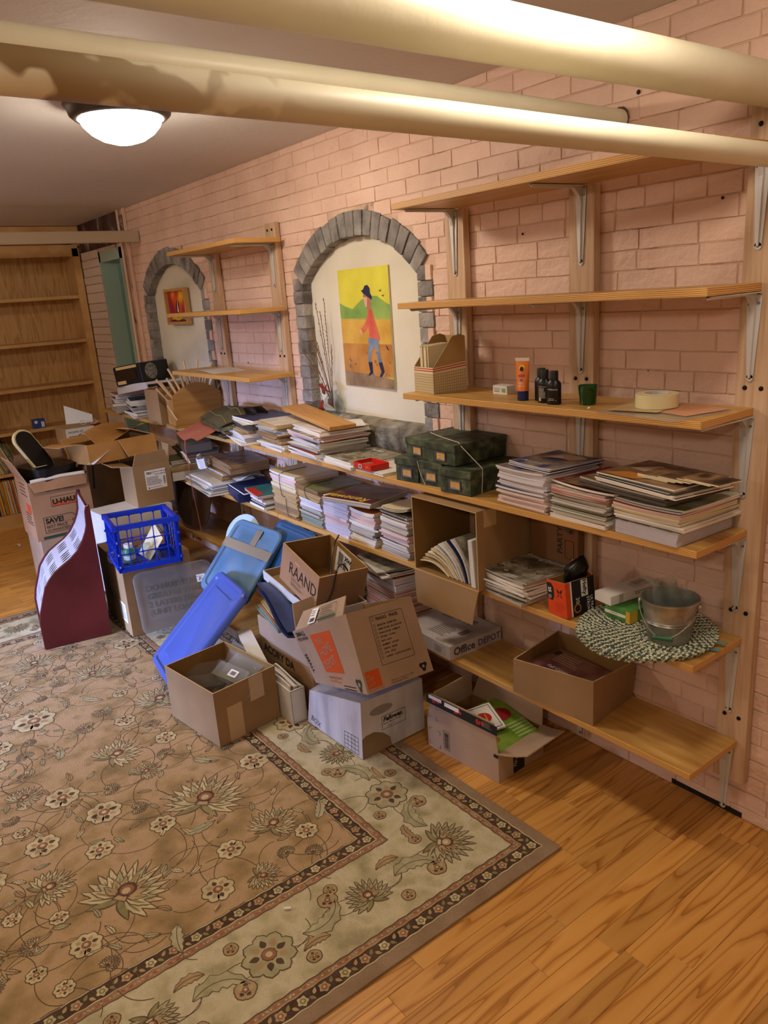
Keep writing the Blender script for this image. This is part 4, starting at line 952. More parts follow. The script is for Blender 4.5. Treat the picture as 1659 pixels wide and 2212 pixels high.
# braided mats
BR = [mat('braid_cream', 'D2CEB2', .8), mat('braid_dark', '47574C', .85), mat('braid_sage', '95A08A', .85), mat('braid_base', '6A766A', .9)]
def braid(name, label, z, dx):
    def zoff(x, y): return -.010*max(0, (-(y)-.10)/.08)**1.5
    R0 = .176; mb = MB(); R3 = random.Random(7); k = 0
    mb.lathe([(0, .002), (R0-.004, .002), (R0-.004, .007), (0, .007)], 48, 3)
    for v in mb.v: v.z += zoff(v.x, v.y)
    r = R0; ring = 0
    while r > .012:
        n = max(8, int(2*pi*r/.0088)); rw = .0048
        for side in (0, 1):
            for i in range(n):
                a_ = 2*pi*(i+.5*side)/n; rr = r-rw*side*.95; c = Vector((rr*cos(a_), rr*sin(a_), .0068)); c.z += zoff(c.x, c.y)
                td = a_+pi/2+(.75 if side else -.75); t1 = Vector((cos(td), sin(td), 0))*.0058; t2 = Vector((-sin(td), cos(td), 0))*.0024; up = Vector((0, 0, .003))
                m = (0 if (i+ring) % 2 else (1 if R3.random() < .75 else 2)) if R3.random() < .93 else R3.choice((0, 1, 2))
                vs = [c-t1, c-t2*1, c+t1, c+t2, c+up-t1*.35, c+up+t1*.35]
                mb.add(vs, [(0, 1, 4), (1, 5, 4), (1, 2, 5), (2, 3, 5), (3, 4, 5), (3, 0, 4)], m)
        # outer rim stitches
        if ring == 0:
            for i in range(n):
                a_ = 2*pi*i/n; c = Vector((R0*cos(a_), R0*sin(a_), .0045)); c.z += zoff(c.x, c.y); q = Vector((cos(a_), sin(a_), 0))*.003; t1 = Vector((-sin(a_), cos(a_), .5))*.006
                mb.add([c-t1, c+Vector((0, 0, -.004))+q*.5, c+t1, c+Vector((0, 0, .004))+q*.3, c+q], [(0, 1, 4), (1, 2, 4), (2, 3, 4), (3, 0, 4)], i % 3)
        r -= .0102; ring += 1
    o = mb.build(name, BR, None, (-1.118+dx, 1.662, z)); tag(o, label, 'place mat', 'braided round mats'); return o
braid('braided_mat', 'lower of two round green and cream braided mats under the metal pail', Z5+.0005, -.006)
braid('braided_mat', 'upper of two round green and cream braided mats under the metal pail', Z5+.0115, .004)
for i, (dx, dy) in enumerate(((0, 0), (.004, -.035))):
    o = MB().box((0, 0, 0), (.05, .012, .003)).build('fabric_tie', mat('pale_teal_cloth', '6E9494', .8), None, (-.950+dx, 1.72+dy, Z5+.006+.005*(1-i)), (0, 0, radians(15))); tag(o, ('upper' if i == 0 else 'lower')+' pale teal cloth strip poking out right of the braided mats', 'cloth')
MZ = Z5+.0225
t_, f_, _ = carton('tissue_carton', 'green carton with yellow end lying on the braided mat under the white box', 'box', (-1.190, 1.690, MZ), (0, 0, -3), (.085, .10, .034), mo=mat('green_carton', '3F7A3A', .5, ramp=[(.35, '33682F'), (.65, '5A9448')], scale=30), open_=False, body='carton_body')
k = f_('front'); k.rect(0, .012, k.W-.015, .009, WHITE); k.rect(k.W-.014, 0, .014, k.H, CV['gold']); k.lines(.02, .0165, .03, 1, .005, INKF, 1); k.done(t_); k = f_('right'); k.rect(0, 0, .03, k.H, CV['gold']); k.done(t_)
t_, f_, _ = carton('slim_carton', 'long white carton resting slanted on the green carton', 'box', (-1.236, 1.742, MZ+.036), (0, 0, -38), (.062, .19, .026), mo=WCARD, open_=False, body='carton_body')
t_.location = (-1.228, 1.735, MZ+.036); t_.rotation_euler = (0, 0, radians(-9))
k = f_('right'); k.rect(.03, 0, .016, k.H, mat('greyed_tape', 'AFA79A', .3)); k.lines(.09, .018, .06, 2, .006, INKF, 0, seed=6); k.done(t_); k = f_('top'); k.rect(.02, .10, .03, .06, mat('greyed_tape')); k.lines(.01, .16, .03, 6, .008, INKF, 1); k.done(t_)
# galvanised pail + jar
GALV = mat('galvanised_steel', 'A8A8A2', .36, .85, ramp=[(.35, '90908A'), (.65, 'B8B8B0')], scale=22, bump=.25, bscale=45)
pl = thing('metal_pail', 'small galvanised metal pail with green wooden grip on the braided mats', 'pail', (-1.035, 1.640, MZ))
pr = [(0, .003), (.050, .003), (.052, .0), (.0525, .004), (.060, .050), (.0622, .053), (.0605, .056), (.0628, .059), (.0612, .062), (.070, .108), (.0735, .110), (.0735, .114), (.070, .115), (.0685, .110), (.0595, .060), (.0505, .008), (0, .007)]
MB().lathe(pr, 48).build('pail_body', GALV, pl, smooth=True)
for s_ in (-1, 1):
    a_ = radians(205 if s_ < 0 else 25); e = Vector((.071*cos(a_), .071*sin(a_), .095)); MB().lathe([(0, 0), (.009, 0), (.008, .005), (0, .006)], 14, 0, Matrix.Translation(e) @ Matrix.Rotation(a_, 4, 'Z') @ Matrix.Rotation(pi/2, 4, 'Y')).build('ear', GALV, pl, smooth=True)
A_, B_ = Vector((.077*cos(radians(205)), .077*sin(radians(205)), .095)), Vector((.077*cos(radians(25)), .077*sin(radians(25)), .095)); mid = Vector((.034, -.078, .035))
hp = [A_.lerp(B_, i/24)+(mid-(A_+B_)/2)*(sin(pi*i/24)**.75) for i in range(25)]
hw = MB().tube(hp, .0014, 6).build('handle_wire', GALV, pl, smooth=True)
d_ = (hp[14]-hp[10]).normalized(); c_ = hp[12]
prof = []; 
for i in range(13): prof.append((.0068-.0012*(i % 2), -.024+.048*i/12))
MB().lathe([(0, -.0245)]+prof+[(0, .0245)], 16, 0, Matrix.Translation(c_) @ d_.to_track_quat('Z', 'Y').to_matrix().to_4x4()).build('grip', mat('green_grip', '0F5A3C', .3, coat=.4), pl, smooth=True)
jr = MB().lathe([(0, .0), (.030, 0), (.034, .004), (.035, .012), (.035, .062), (.031, .072), (.0285, .076), (.0285, .079), (.030, .080), (.0285, .083), (.030, .086), (.0285, .09), (.0265, .09), (.0265, .074), (.0315, .064), (.032, .010), (.028, .0045), (0, .004)], 36).build('glass_jar', JARG, None, (-1.048, 1.655, MZ+.060), (radians(6), radians(-4), 0), smooth=True); tag(jr, 'empty clear glass jar tipped inside the metal pail', 'jar')
# =================================================================== SHELF 5 LEFT + MIDDLE: magazine stacks
def band(x0, x1, y0, z0, z1, x, label, y1=1.8):
    o = MB().tube([(x, y0+.14, z1+.003), (x, y0+.02, z1+.003), (x, y0-.004, z1-.006), (x+.003, y0-.006, (z0+z1)/2), (x+.008, y0-.004, z0+.006), (x+.03, y0-.001, z0+.001)], .0015, 6).build('string', BLACKM, smooth=True); tag(o, label, 'string')
g = 'tied cream magazines on the left'
_, z, _, _ = stack(9, -2.912, 1.70, Z5, .225, .22, .088, ['tan', 'manila'], ['brown', 'tan'], 'tan edged magazine in the lower tied bundle left of the tan topped stack', 'lower tied bundle of tan magazines', rz=-3, jit=.003)
_, z2, _, _ = stack(11, -2.915, 1.70, z, .245, .22, .102, ['manila', 'white'], ['tan', 'cream', 'pink', 'white'], 'cream edged magazine in the upper tied bundle', 'upper tied bundle of cream magazines', rz=-4, jit=.003, top='worn cream magazine on top of the upper tied bundle', amp=.008)
band(0, 0, 1.59, z, z2+.004, -2.94, 'black string round the upper tied bundle of cream magazines'); band(0, 0, 1.59, Z5+.003, z, -2.90, 'black string round the lower tied bundle of tan magazines')
_, z, _, _ = stack(14, -2.700, 1.70, Z5, .185, .22, .112, ['olive', 'pale'], ['green', 'green', 'grey', 'lav', 'white'], 'green or lavender edged magazine in the stack under the tied tan bundle', 'green and lavender edged magazines', rz=-3)
_, z2, _, _ = stack(7, -2.695, 1.695, z+.002, .20, .22, .052, ['tan', 'olive'], ['tan', 'brown'], 'tan edged magazine in the tied bundle right of the cream bundles', 'tied tan magazines with green cover', rz=-5, top='olive green covered magazine on the tied tan bundle', topcv='olive', jit=.003)
band(0, 0, 1.585, z+.004, z2+.003, -2.72, 'black string round the tied tan bundle with the green cover')
_, z, _, _ = stack(15, -2.505, 1.70, Z5, .185, .22, .152, ['pale', 'white'], ['lav', 'pink', 'lav', 'lav'], 'lavender edged magazine in the plastic-wrapped stack under the maroon magazine', 'plastic-wrapped lavender edged magazines', rz=-2, jit=.004)
o = MB().grid(lambda u, v: (-2.600+.19*u+.0025*sin(v*31+u*5), 1.586+.003*noise.noise(Vector((u*6, v*8, 2))), Z5+.002+.145*v), 14, 14).build('plastic_wrap', WRAP, smooth=True); tag(o, 'crinkled clear wrap over the front of the lavender edged stack', 'plastic wrap')
o, z3, tt, bd = stack(3, -2.41, 1.675, z+.002, .255, .225, .018, ['pale', 'maroon'], ['grey', 'cream'], 'pale magazine just under the maroon yellow-titled magazine', 'pair under the maroon magazine', rz=12, top='maroon magazine with slanted yellow title on the plastic-wrapped stack', topcv='maroon', jit=.004, jr=1)
k = ink_on(o, .25, .22, tt, bd); k.rect(0, 0, .25, .062, mat('maroon_print', '4B0F1C', .35)); k.text('Renewal', .215, .050, .062, mat('yellow_title', 'D8B82E', .4), 1, rot=180, bold=.015, shear=.2); k.done(o)
_, z, _, _ = stack(13, -2.322, 1.70, Z5, .17, .22, .128, ['navy', 'white', 'pale'], ['white', 'grey', 'white', 'pink', 'white'], 'white edged magazine in the stack left of the spiral notebook stack', 'white edged magazines left of the spiral notebook', rz=-2, top='orange covered booklet on the stack left of the spiral notebook', topcv='orange', amp=.012)
o = mag('leaflet', 'grey printed leaflet wedged askew under the maroon magazine', 'paper', (-2.245, 1.69, z3-.022), .24, .13, .003, CV['grey'], PG['grey'], 18)
_, z, _, _ = stack(20, -2.118, 1.70, Z5, .172, .225, .142, ['dark', 'pale', 'white'], ['grey', 'white', 'pink', 'grey', 'white'], 'grey or pink edged magazine in the tall stack under the spiral notebook', 'grey edged magazines under the spiral notebook', rz=-3, amp=.004)
nb = thing('spiral_notebook', 'spiral bound notebook on the tall stack left of the file carton', 'notebook', (-2.118, 1.70, z+.006), (-2, 0, -4))
MB().box((0, 0, .004), (.172, .215, .008)).build('page_block', [PG['white']], nb); MB().box((0, 0, .009), (.176, .22, .0012)).build('cover', [CV['grey']], nb)
cm = MB()
for i in range(30):
    x = -.082+i*.0056; cm.tube([(x+.0*k_, -.110+.0058*cos(q), .005+.0058*sin(q)) for k_, q in enumerate([2*pi*j/8 for j in range(8)])], .0008, 4, closed=True)
tag(cm.build('spiral_binding', BLACK, nb), kind='stuff')
def mf_(u, v): return ((u-.5)*.175, (v-.5)*.22, .001+.022*(u-.2)**2*(1-v)*1.6)
for i in range(3):
    o = MB().slab(lambda u, v, i=i: (mf_(u, v)[0]+.004*i, mf_(u, v)[1], mf_(u, v)[2]+.006*i), 6, 4, .002).build('folder', [CV['manila']], None, (-2.115, 1.705, z+.020), (0, 0, radians(-5+i))); tag(o, 'manila folder curling on top of the spiral notebook', 'folder', 'manila folders on the spiral notebook')
# blue books and red/teal book left of the bundles
t_, f_, _ = carton('slipcase', 'dark navy book box at the left of the tied bundles', 'box', (-3.40, 1.66, Z5), (0, 0, -14), (.25, .17, .045), mo=CV['navy'], open_=False, body='case_body')
o = mag('magazine', 'dark blue magazine lying on the navy book box', 'magazine', (-3.36, 1.665, Z5+.052), .26, .18, .006, CV['navy'], PG['white'], -10, tilt=(2, 0))
_, z, _, _ = stack(6, -3.135, 1.665, Z5, .165, .20, .060, ['white', 'teal', 'red', 'pale'], ['white', 'red', 'white', 'green'], 'small book in the short pile left of the tied bundles', 'short pile of small books', rz=-6, name='book', cat='book', jit=.01)
o, z, tt, bd = stack(1, -3.16, 1.655, z+.001, .23, .20, .013, ['teal'], ['red'], 'x', 'x', rz=-12, name='book', cat='book', jit=0, jr=0); del o['group']; o['label'] = 'teal book with red edge on the short pile of books'
k = ink_on(o, .23, .2, tt, bd); k.rect(.03, .0, .17, .04, mat('scarlet_print', 'C0301F', .5)); k.done(o)
# far left piles
o_, z, _, _ = stack(10, -3.70, 1.645, Z5, .34, .23, .068, ['pale', 'teal', 'white', 'pale'], ['white', 'green', 'lav', 'white'], 'pale paper or folder in the sprawling pile under the newspapers', 'sprawling pale folders', rz=-6, jit=.018, jr=6, name='folder', cat='folder', top='pinkish folder on top of the sprawling pile of folders', topcv='pale')
o_, z, _, _ = stack(3, -3.66, 1.70, z+.002, .30, .21, .034, ['tan'], ['brown', 'grey'], 'tied bundle of old newspapers on the sprawling folders', 'lower newspaper bundles', rz=-8, jit=.006, name='newspaper_bundle', cat='newspaper')
o_, z, _, _ = stack(5, -3.60, 1.715, z+.006, .34, .21, .050, ['dark', 'tan'], ['brown'], 'brown edged old newspaper in the upper bundle beside the white wall', 'upper newspaper bundle', rz=-8, jit=.006, name='newspaper', cat='newspaper')
o = MB().slab(lambda u, v: (.11*(u-.5), .02*sin(u*9)+.0*v, .055*(v-.5)+.01*sin(u*7)), 8, 4, .001).build('torn_paper', WHITE, None, (-3.785, 1.585, Z5+.135), (radians(8), 0, radians(-10))); tag(o, 'torn white paper edge sticking out of the newspaper bundle', 'paper')
o = MB().slab(lambda u, v: (.20*(u-.5), .012*v, .01*sin(u*3)), 8, 1, .002).build('folded_paper', WHITE, None, (-3.79, 1.50, Z5+.172), (0, radians(9), radians(-12))); tag(o, 'narrow white strip of paper over the torn newspaper edge', 'paper')
o = MB().slab(lambda u, v: (.22*(u-.5), .12*(v-.5), .05*max(0, u-.6)**1.0+.02*sin(v*3)*u), 8, 5, .0008).build('crumpled_paper', WCARD, None, (-3.46, 1.68, Z5+.075), (0, 0, radians(-8))); tag(o, 'crumpled white paper curling against the wall behind the blue books', 'paper')
o = MB().slab(lambda u, v: (.06*(u-.5), .02*v, .09*v+.015*sin(u*14)*v), 8, 4, .002).build('torn_kraft_paper', CARDD, None, (-3.30, 1.77, Z5+.05), (0, 0, radians(10))); tag(o, 'torn brown paper scrap standing behind the blue books', 'paper')
_, z, _, _ = stack(7, -4.12, 1.63, Z5+.05, .20, .22, .065, ['olive', 'pale', 'tan'], ['tan', 'cream', 'grey'], 'worn folded paper in the pile left of the newspapers', 'worn papers left of the newspapers', rz=-8, jit=.012, jr=7, name='folder', cat='folder')
t_, f_, _ = carton('paper_box', 'small open box of papers under the worn pile', 'box', (-4.12, 1.63, Z5+.001), (0, 0, -8), (.19, .2, .047), mo=WCARD, open_=False)
_, z, _, _ = stack(4, -4.10, 1.70, z+.004, .30, .20, .05, ['dark', 'tan'], ['brown', 'dark'], 'dark worn file lying above the worn papers', 'dark worn files', rz=-12, jit=.01, name='file_folder', cat='folder')
t_, f_, _ = carton('binder_box', 'grey binder box slanting above the dark files', 'box', (-4.08, 1.69, z+.004), (4, 8, -18), (.26, .16, .045), mo=mat('grey_box_board', '6A5F52', .7), open_=False)
# dark brown sack under the far left shelf and dark mat on lowest shelf
def clothf(u, v):
    return (-4.36+.62*u, 1.605+.012*sin(u*11)*v-.02*v, .545-v*(.13+.12*sin(pi*min(1, u*1.02))**.6))
o = MB().slab(clothf, 22, 8, .004).build('brown_cloth', mat('dark_brown_cloth', '4A3528', .9), smooth=True); tag(o, 'dark brown cloth hanging under the middle shelf below the sprawling folders', 'cloth')
def dm(u, v): a_ = u*2*pi; return (.12*cos(a_)*(1-.1*v), .07*sin(a_)*(1-.1*v), .03*v)
o = MB().prism([(.13*cos(2*pi*i/24), .07*sin(2*pi*i/24)) for i in range(24)], 0, .028).build('dark_cushion', BLACKM, None, (-3.20, 1.66, Z6+.002), (0, 0, .2), bevel=.006); tag(o, 'flat dark cushion on the lowest shelf behind the blue lids', 'cushion')
_, z, _, _ = stack(8, -2.93, 1.69, Z6, .24, .21, .05, ['grey', 'olive'], ['grey', 'green'], 'grey paper in the low pile behind the blue lids', 'grey papers on the lowest shelf', rz=12, jit=.015, jr=10, name='paper_pile_sheet', cat='paper')
_, z, _, _ = stack(9, -2.60, 1.69, Z6, .25, .21, .10, ['pale', 'dark', 'grey'], ['grey', 'white'], 'worn magazine on the lowest shelf behind the brown name-printed box', 'worn magazines on the lowest shelf', rz=-8, jit=.02, jr=8)
# red books, papers, printer-paper carton lid
_, z, _, _ = stack(8, -2.22, 1.69, Z6, .22, .21, .215, ['rust'], ['pink', 'red', 'lav'], 'thick rust covered book in the stack left of the paper carton', 'rust covered books', rz=-6, name='book', cat='book', jit=.006, vary=.12)
_, z, _, _ = stack(4, -2.24, 1.68, z+.003, .24, .22, .02, ['pale', 'grey'], ['white', 'grey'], 'loose white paper curling on the rust covered books', 'loose papers on the rust books', rz=-14, name='paper_sheet', cat='paper', jit=.012, jr=9, amp=.014)
WR = mat('worn_white_carton', 'B9B0AB', .65, ramp=[(.33, 'A59C97'), (.6, 'C2BAB5')], scale=6, bump=.5, bscale=14)
dp, f_, _ = carton('paper_carton_lid', 'flat white office paper carton lid on the lowest shelf', 'box lid', (-1.957, 1.690, Z6), (0, 0, -2), (.288, .240, .050), mo=WR, open_=False, body='lid_body')
k = f_('right'); PUR = mat('violet_grey_print', '4E4662', .6); k.text('Office', .016, .012, .040, PUR, 0, bold=.03); k.text('DEPOT', .128, .013, .034, PUR, 0, bold=.01); k.done(dp)
k = f_('front'); k.frame(.205, .008, .055, .03, .001, INKF); k.lines(.21, .03, .045, 3, .007, INKF, 1); k.done(dp)
k = f_('top'); k.frame(.20, .015, .06, .035, .001, INKF); k.lines(.12, .11, .09, 8, .010, INKF, 0, seed=4); k.lines(.05, .20, .08, 5, .010, INKF, 0, seed=5); k.barcode(.22, .09, .03, .05, INKF, horiz=True); k.text('OFF', .12, .17, .05, INKF, 0, bold=.03); k.rect(.2, .005, .05, .01, mat('greyed_tape'), 2); k.done(dp)
# open brown box on the lowest right shelf with magazines
bx, f_, P_ = carton('open_box', 'open brown box of magazines jutting from the lowest shelf at the right', 'box', (-1.385, 1.706, Z6+.001), corners=[(-1.523, 1.566, .264), (-1.229, 1.585, .264), (-1.250, 1.80, .264), (-1.535, 1.795, .264), (-1.519, 1.566, .378), (-1.231, 1.588, .402), (-1.243, 1.803, .385), (-1.537, 1.797, .392)], mo=mat('greyer_cardboard', '8E7150', .8, ramp=[(.3, '836747'), (.7, '997A57')], scale=4, bump=.3, bscale=18))
g = 'plum covered magazines in the open box'
o, z, tt, bd = stack(6, -1.395, 1.685, .272, .235, .17, .075, ['purple', 'pale'], ['grey', 'lav'], 'magazine in the pile inside the open brown box', g, rz=-4, top='plum and brown glossy magazine on top inside the open brown box', topcv='purple', jit=.004)
k = ink_on(o, .235, .17, tt, bd); k.text('Fall Catalog', .06, .05, .02, mat('white_print'), 1, rot=0); k.text('1927', .17, .02, .022, mat('sand_print'), 1); k.lines(.04, .14, .1, 5, .012, mat('sand_print'), 1); k.barcode(.012, .12, .022, .03, INK, 1); k.done(o)

# =================================================================== SHELF 4 LEFT
_, z, _, _ = stack(13, -3.30, 1.69, Z4, .27, .22, .115, ['pale', 'white', 'tan'], ['white', 'white', 'tan', 'dark', 'white'], 'splayed magazine or paper in the pile right of the green case', 'splayed papers right of the green case', rz=-9, jit=.02, jr=6, drift=(.05, 0), top='flat blue magazine on the splayed papers right of the green case', topcv='navy')
_, z, _, _ = stack(14, -2.985, 1.695, Z4, .24, .22, .118, ['tan', 'pale', 'white'], ['white', 'tan', 'brown', 'grey', 'tan'], 'tan edged paper in the pile left of the board-topped pile', 'tan edged papers', rz=-6, jit=.014, jr=6, top='grey board covered pad on the tan edged papers', topcv='pale')
_, z, _, _ = stack(17, -2.70, 1.70, Z4, .29, .225, .122, ['pale', 'grey', 'white', 'rust'], ['white', 'grey', 'white', 'pink', 'white'], 'white or pink edged magazine in the wide pile under the wooden board', 'magazines under the wooden board', rz=-8, jit=.014, jr=5, drift=(.02, 0))
o = MB().box((0, 0, .008), (.60, .115, .016)).build('wooden_board', [mat('beech_board', 'BC8A4C', .5, ramp=[(.3, 'AE7C3E'), (.7, 'C8965A')], scale=8, stretch=(.5, 8, 8))], None, (-2.79, 1.715, z+.016), (0, radians(2), radians(-12)), bevel=.002); tag(o, 'thin plain wooden board lying on the wide magazine pile', 'board')
o = mag('paper_sheet', 'white sheet poking out behind the wooden board', 'paper', (-2.60, 1.76, z+.003), .18, .11, .002, CV['white'], PG['white'], -30)
g = 'dark photo-cover magazines by the red tray'
o, z, tt, bd = stack(5, -2.455, 1.69, Z4, .27, .23, .026, ['pale', 'white', 'grey'], ['white'], 'white edged magazine in the low pile left of the red tray', g, rz=-6, top='dark grey magazine of portraits on the low pile left of the red tray', topcv='grey', jit=.01)
human_cover(o, .27, .23, tt, bd)
_, z, _, _ = stack(3, -2.235, 1.665, Z4, .19, .17, .010, ['white', 'orange', 'pale'], ['white'], 'paper lying under the red tray beside the green boxes', 'papers under the red tray', rz=-3, jit=.008)
rt, f_, _ = carton('red_tray', 'small open red card tray on papers left of the green boxes', 'tray', (-2.30, 1.625, Z4+.030), (0, 0, -4), (.12, .08, .022), mo=mat('red_card', 'C8281C', .45), mi_=mat('red_card'), me=mat('red_card'), t=.002, body='tray_body')
rt.location = (-2.305, 1.612, Z4+.0115) ; k = f_('front'); k.rect(.035, .003, .022, .014, WHITE); k.barcode(.038, .005, .016, .010, INK, 1); k.lines(.085, .014, .025, 2, .005, CV['gold'], 1); k.done(rt)
rt.location = (-2.27, 1.615, Z4+.0115)
# olive leather case on top of dark files
_, z, _, _ = stack(7, -3.56, 1.70, Z4, .30, .22, .048, ['dark', 'tan', 'olive'], ['dark', 'brown', 'tan'], 'dark worn file under the olive leather case', 'worn files under the leather case', rz=-12, jit=.02, jr=8, name='file_folder', cat='folder')
OLV = mat('olive_leather', '4A4632', .42, ramp=[(.3, '37341F'), (.6, '57523C')], scale=7, bump=.8, bscale=60, coat=.1)
lc = thing('leather_case', 'worn olive green leather document case sagging beside the pegged rack', 'bag', (-3.56, 1.695, z+.002), (0, 0, -12))
def cs(u, v):
    x = (u-.5)*.44; y = (v-.5)*.25; edge = (max(0, sin(pi*u))*max(0, sin(pi*v)))**.3; return x, y, edge*(.062+.075*u*v+.010*sin(u*9))
MB().grid(cs, 22, 14).grid(lambda u, v: ((u-.5)*.44, (v-.5)*.25, 0), 2, 2, 0, True).build('case_body', OLV, lc, smooth=True)
MB().slab(lambda u, v: ((u-.5)*.42+.01, -.128+.14*v, cs(.02+.96*u, max(.02, .53*v))[2]+.003), 16, 8, .004).build('front_flap', OLV, lc, smooth=True)
for s_ in (.03, .11): MB().tube([((u/14-.5)*.42+.01, -.118+s_, cs(.02+.96*u/14, max(.02, .04+s_*3.6))[2]+.009) for u in range(15)], .0022, 6).build('welt', mat('olive_welt', '7A7250', .5), lc, smooth=True)
MB().slab(lambda u, v: (.16+.10*u, .02+.09*v, .085-.04*u+.02*sin(v*8)*u), 8, 8, .006).build('black_lining', BLACK, lc, smooth=True)
# brick-coloured file pocket hanging over the shelf edge with its cord
fp_ = thing('file_pocket', 'brick red file pocket sagging over the shelf edge below the leather case', 'folder', (-3.66, 1.60, Z4+.004), (0, 0, -8))
def fpk(u, v):
    x = (u-.5)*(.30+.10*v); y = .10-.22*v; z_ = .052*(1-v)**1.2-.03*max(0, v-.5)*2*(1-abs(u-.4))-.012*sin(u*6)*v; return x, y, z_+.012
RSTM = mat('brick_red_card', 'A35C42', .75, ramp=[(.35, '96503A'), (.65, 'AE684C')], scale=5)
MB().slab(fpk, 12, 10, .002).build('pocket_flap', RSTM, fp_); MB().lathe([(0, 0), (.005, 0), (0, .002)], 10, 0, Matrix.Translation(Vector(fpk(.55, .72))+Vector((0, 0, .003)))).build('eyelet', STEEL, fp_)
cr = [Vector((-.02, -.12, .0)), Vector((-.015, -.128, -.06)), Vector((.0, -.128, -.16)), Vector((.02, -.130, -.28)), Vector((.055, -.128, -.42)), Vector((.075, -.125, -.56))]
MB().tube(cr, .0018, 6).build('tie_cord', mat('rust_cord', 'A0543A', .8), fp_, smooth=True)
MB().tube([cr[0]+Vector((-.006, 0, 0)), cr[1]+Vector((-.01, 0, 0)), cr[2]+Vector((.008, 0, .02)), cr[2]+Vector((.012, 0, 0))], .0016, 6).build('tie_cord', mat('rust_cord'), fp_, smooth=True)
# arched wooden rack with dowels
BEECH = mat('rack_wood', 'A67B45', .5, ramp=[(.3, '96692F'), (.7, 'B28850')], scale=6, stretch=(.6, 5, 5)); DOW = mat('dowel_wood', 'D6B286', .5)
rk = thing('dowel_rack', 'arched wooden rack bristling with dowels, beside the leather case', 'rack', (-4.02, 1.695, Z4+.0025), (0, 0, 84))
ap = [(-.135, 0), (.135, 0)]+[(.135-.27*i/14, .135+.085*sin(pi*(.10+.82*i/14))) for i in range(15)]
for y in (-.05, .07): MB().prism(ap, -.008, .008, 0, Matrix(((1, 0, 0, 0), (0, 0, 1, y), (0, 1, 0, .012), (0, 0, 0, 1)))).build('arched_panel', BEECH, rk, bevel=.001)
MB().box((0, .01, .006), (.29, .17, .012)).build('base_board', BEECH, rk); MB().box((-.128, .01, .08), (.012, .10, .14)).build('end_board', BEECH, rk)
for i in range(23):
    x = -.125+.25*i/22; z = .145+.085*sin(pi*(.92-.80*i/22)); a_ = radians(-44+88*i/22+RND.uniform(-4, 4)); L_ = .085+(.05 if i % 4 == 1 else 0)
    y = -.03 if i % 2 else .05
    MB().tube([(x, y, z-.03), (x+sin(a_)*L_, y+RND.uniform(-.01, .01), z+cos(a_)*L_-.01)], .0058, 8).build('dowel', DOW, rk, smooth=True)
MB().tube([(-.165, -.05, .13), (-.125, -.062, .045)], .004, 8).build('dowel', DOW, rk, smooth=True)
cx_, f_, _ = carton('carton', 'plain brown carton standing left of the dowel rack', 'box', (-4.27, 1.655, Z4+.002), (0, 0, 6), (.16, .22, .195), open_=False)
# far left end: book pile, white lid, black set
_, z, _, _ = stack(9, -5.02, 1.68, Z4, .24, .21, .115, ['dark', 'pale'], ['grey', 'white', 'lav'], 'curling grey paperback in the far pile by the green doorway', 'curling paperbacks by the doorway', rz=-14, jit=.02, jr=9, amp=.012, name='book', cat='book', top='pinkish red covered book on top of the far pile by the doorway', topcv='rust')
_, z2, _, _ = stack(8, -4.74, 1.69, Z4, .25, .21, .105, ['pale', 'navy', 'orange'], ['white', 'grey', 'white'], 'white book in the pile left of the plain carton', 'white books left of the carton', rz=-10, jit=.02, jr=9, name='book', cat='book')
wl = MB(); wl.slab(lambda u, v: ((u-.5)*.62, (v-.5)*.24, .01*sin(u*3)), 6, 4, .012); wl.box((0, -.115, -.006), (.62, .012, .034)); o = wl.build('foam_lid', [mat('white_foam', 'C4C2C0', .8)], None, (-4.60, 1.675, 1.050), (0, radians(-7), radians(-3)), bevel=.003); tag(o, 'white foam lid lying slanted on the far book piles', 'lid')
br_ = thing('black_set', 'black boxy set with a brown glass front, standing on the white foam lid', 'appliance', (-4.74, 1.690, 1.062), (0, -7, 26))
MB().box((0, 0, .060), (.23, .24, .12)).build('case', BLACK, br_, bevel=.008)
MB().box((-.01, -.121, .062), (.16, .004, .06)).build('window', mat('dark_brown_glass', '2A1C10', .1, coat=.6), br_); MB().box((0, -.122, .106), (.17, .004, .016)).build('trim_strip', mat('cream_strip', 'C4A873', .5), br_); MB().box((-.06, -.122, .020), (.07, .004, .020)).build('trim_strip', mat('cream_strip'), br_)
MB().lathe([(0, 0), (.05, 0), (.048, .004), (0, .005)], 24, 0, Matrix.Translation((.1155, -.04, .062)) @ Matrix.Rotation(pi/2, 4, 'Y')).build('dial', mat('grey_dial', '7C7A74', .5, ramp=[(.4, '5E5C56'), (.6, '8E8C84')], scale=60), br_, smooth=True)
# ---- wall art in the niches
pt = thing('painting', 'unframed painting of a walking figure in a red jacket, tacked in the larger niche', 'painting', (-2.603, YW+.0385, 1.124))
bd = lambda u, v: (-.004*sin(v*3.0)*(u > .5)-.006*u*u, 0)
pt.scale = (.94, 1, .975)
MB().add([(-.1875, 0, 0), (.1875, 0, 0), (.1875, 0, .487), (-.1875, 0, .487), (-.1875, -.0015, 0), (.1875, -.010, 0), (.1875, -.006, .487), (-.1875, -.0015, .487)], [(3, 2, 1, 0), (4, 5, 6, 7), (0, 1, 5, 4), (1, 2, 6, 5), (2, 3, 7, 6), (3, 0, 4, 7)]).build('canvas', mat('canvas_paper', 'D8D0B0', .7), pt)
k = Ink((-.1875, -.0015, 0), (.1875, -.010, 0), (.1875, -.006, .487), (-.1875, -.0015, .487))
p_ = lambda n_, c='808080', **kw: mat('paint_'+n_, c, .6, **kw)
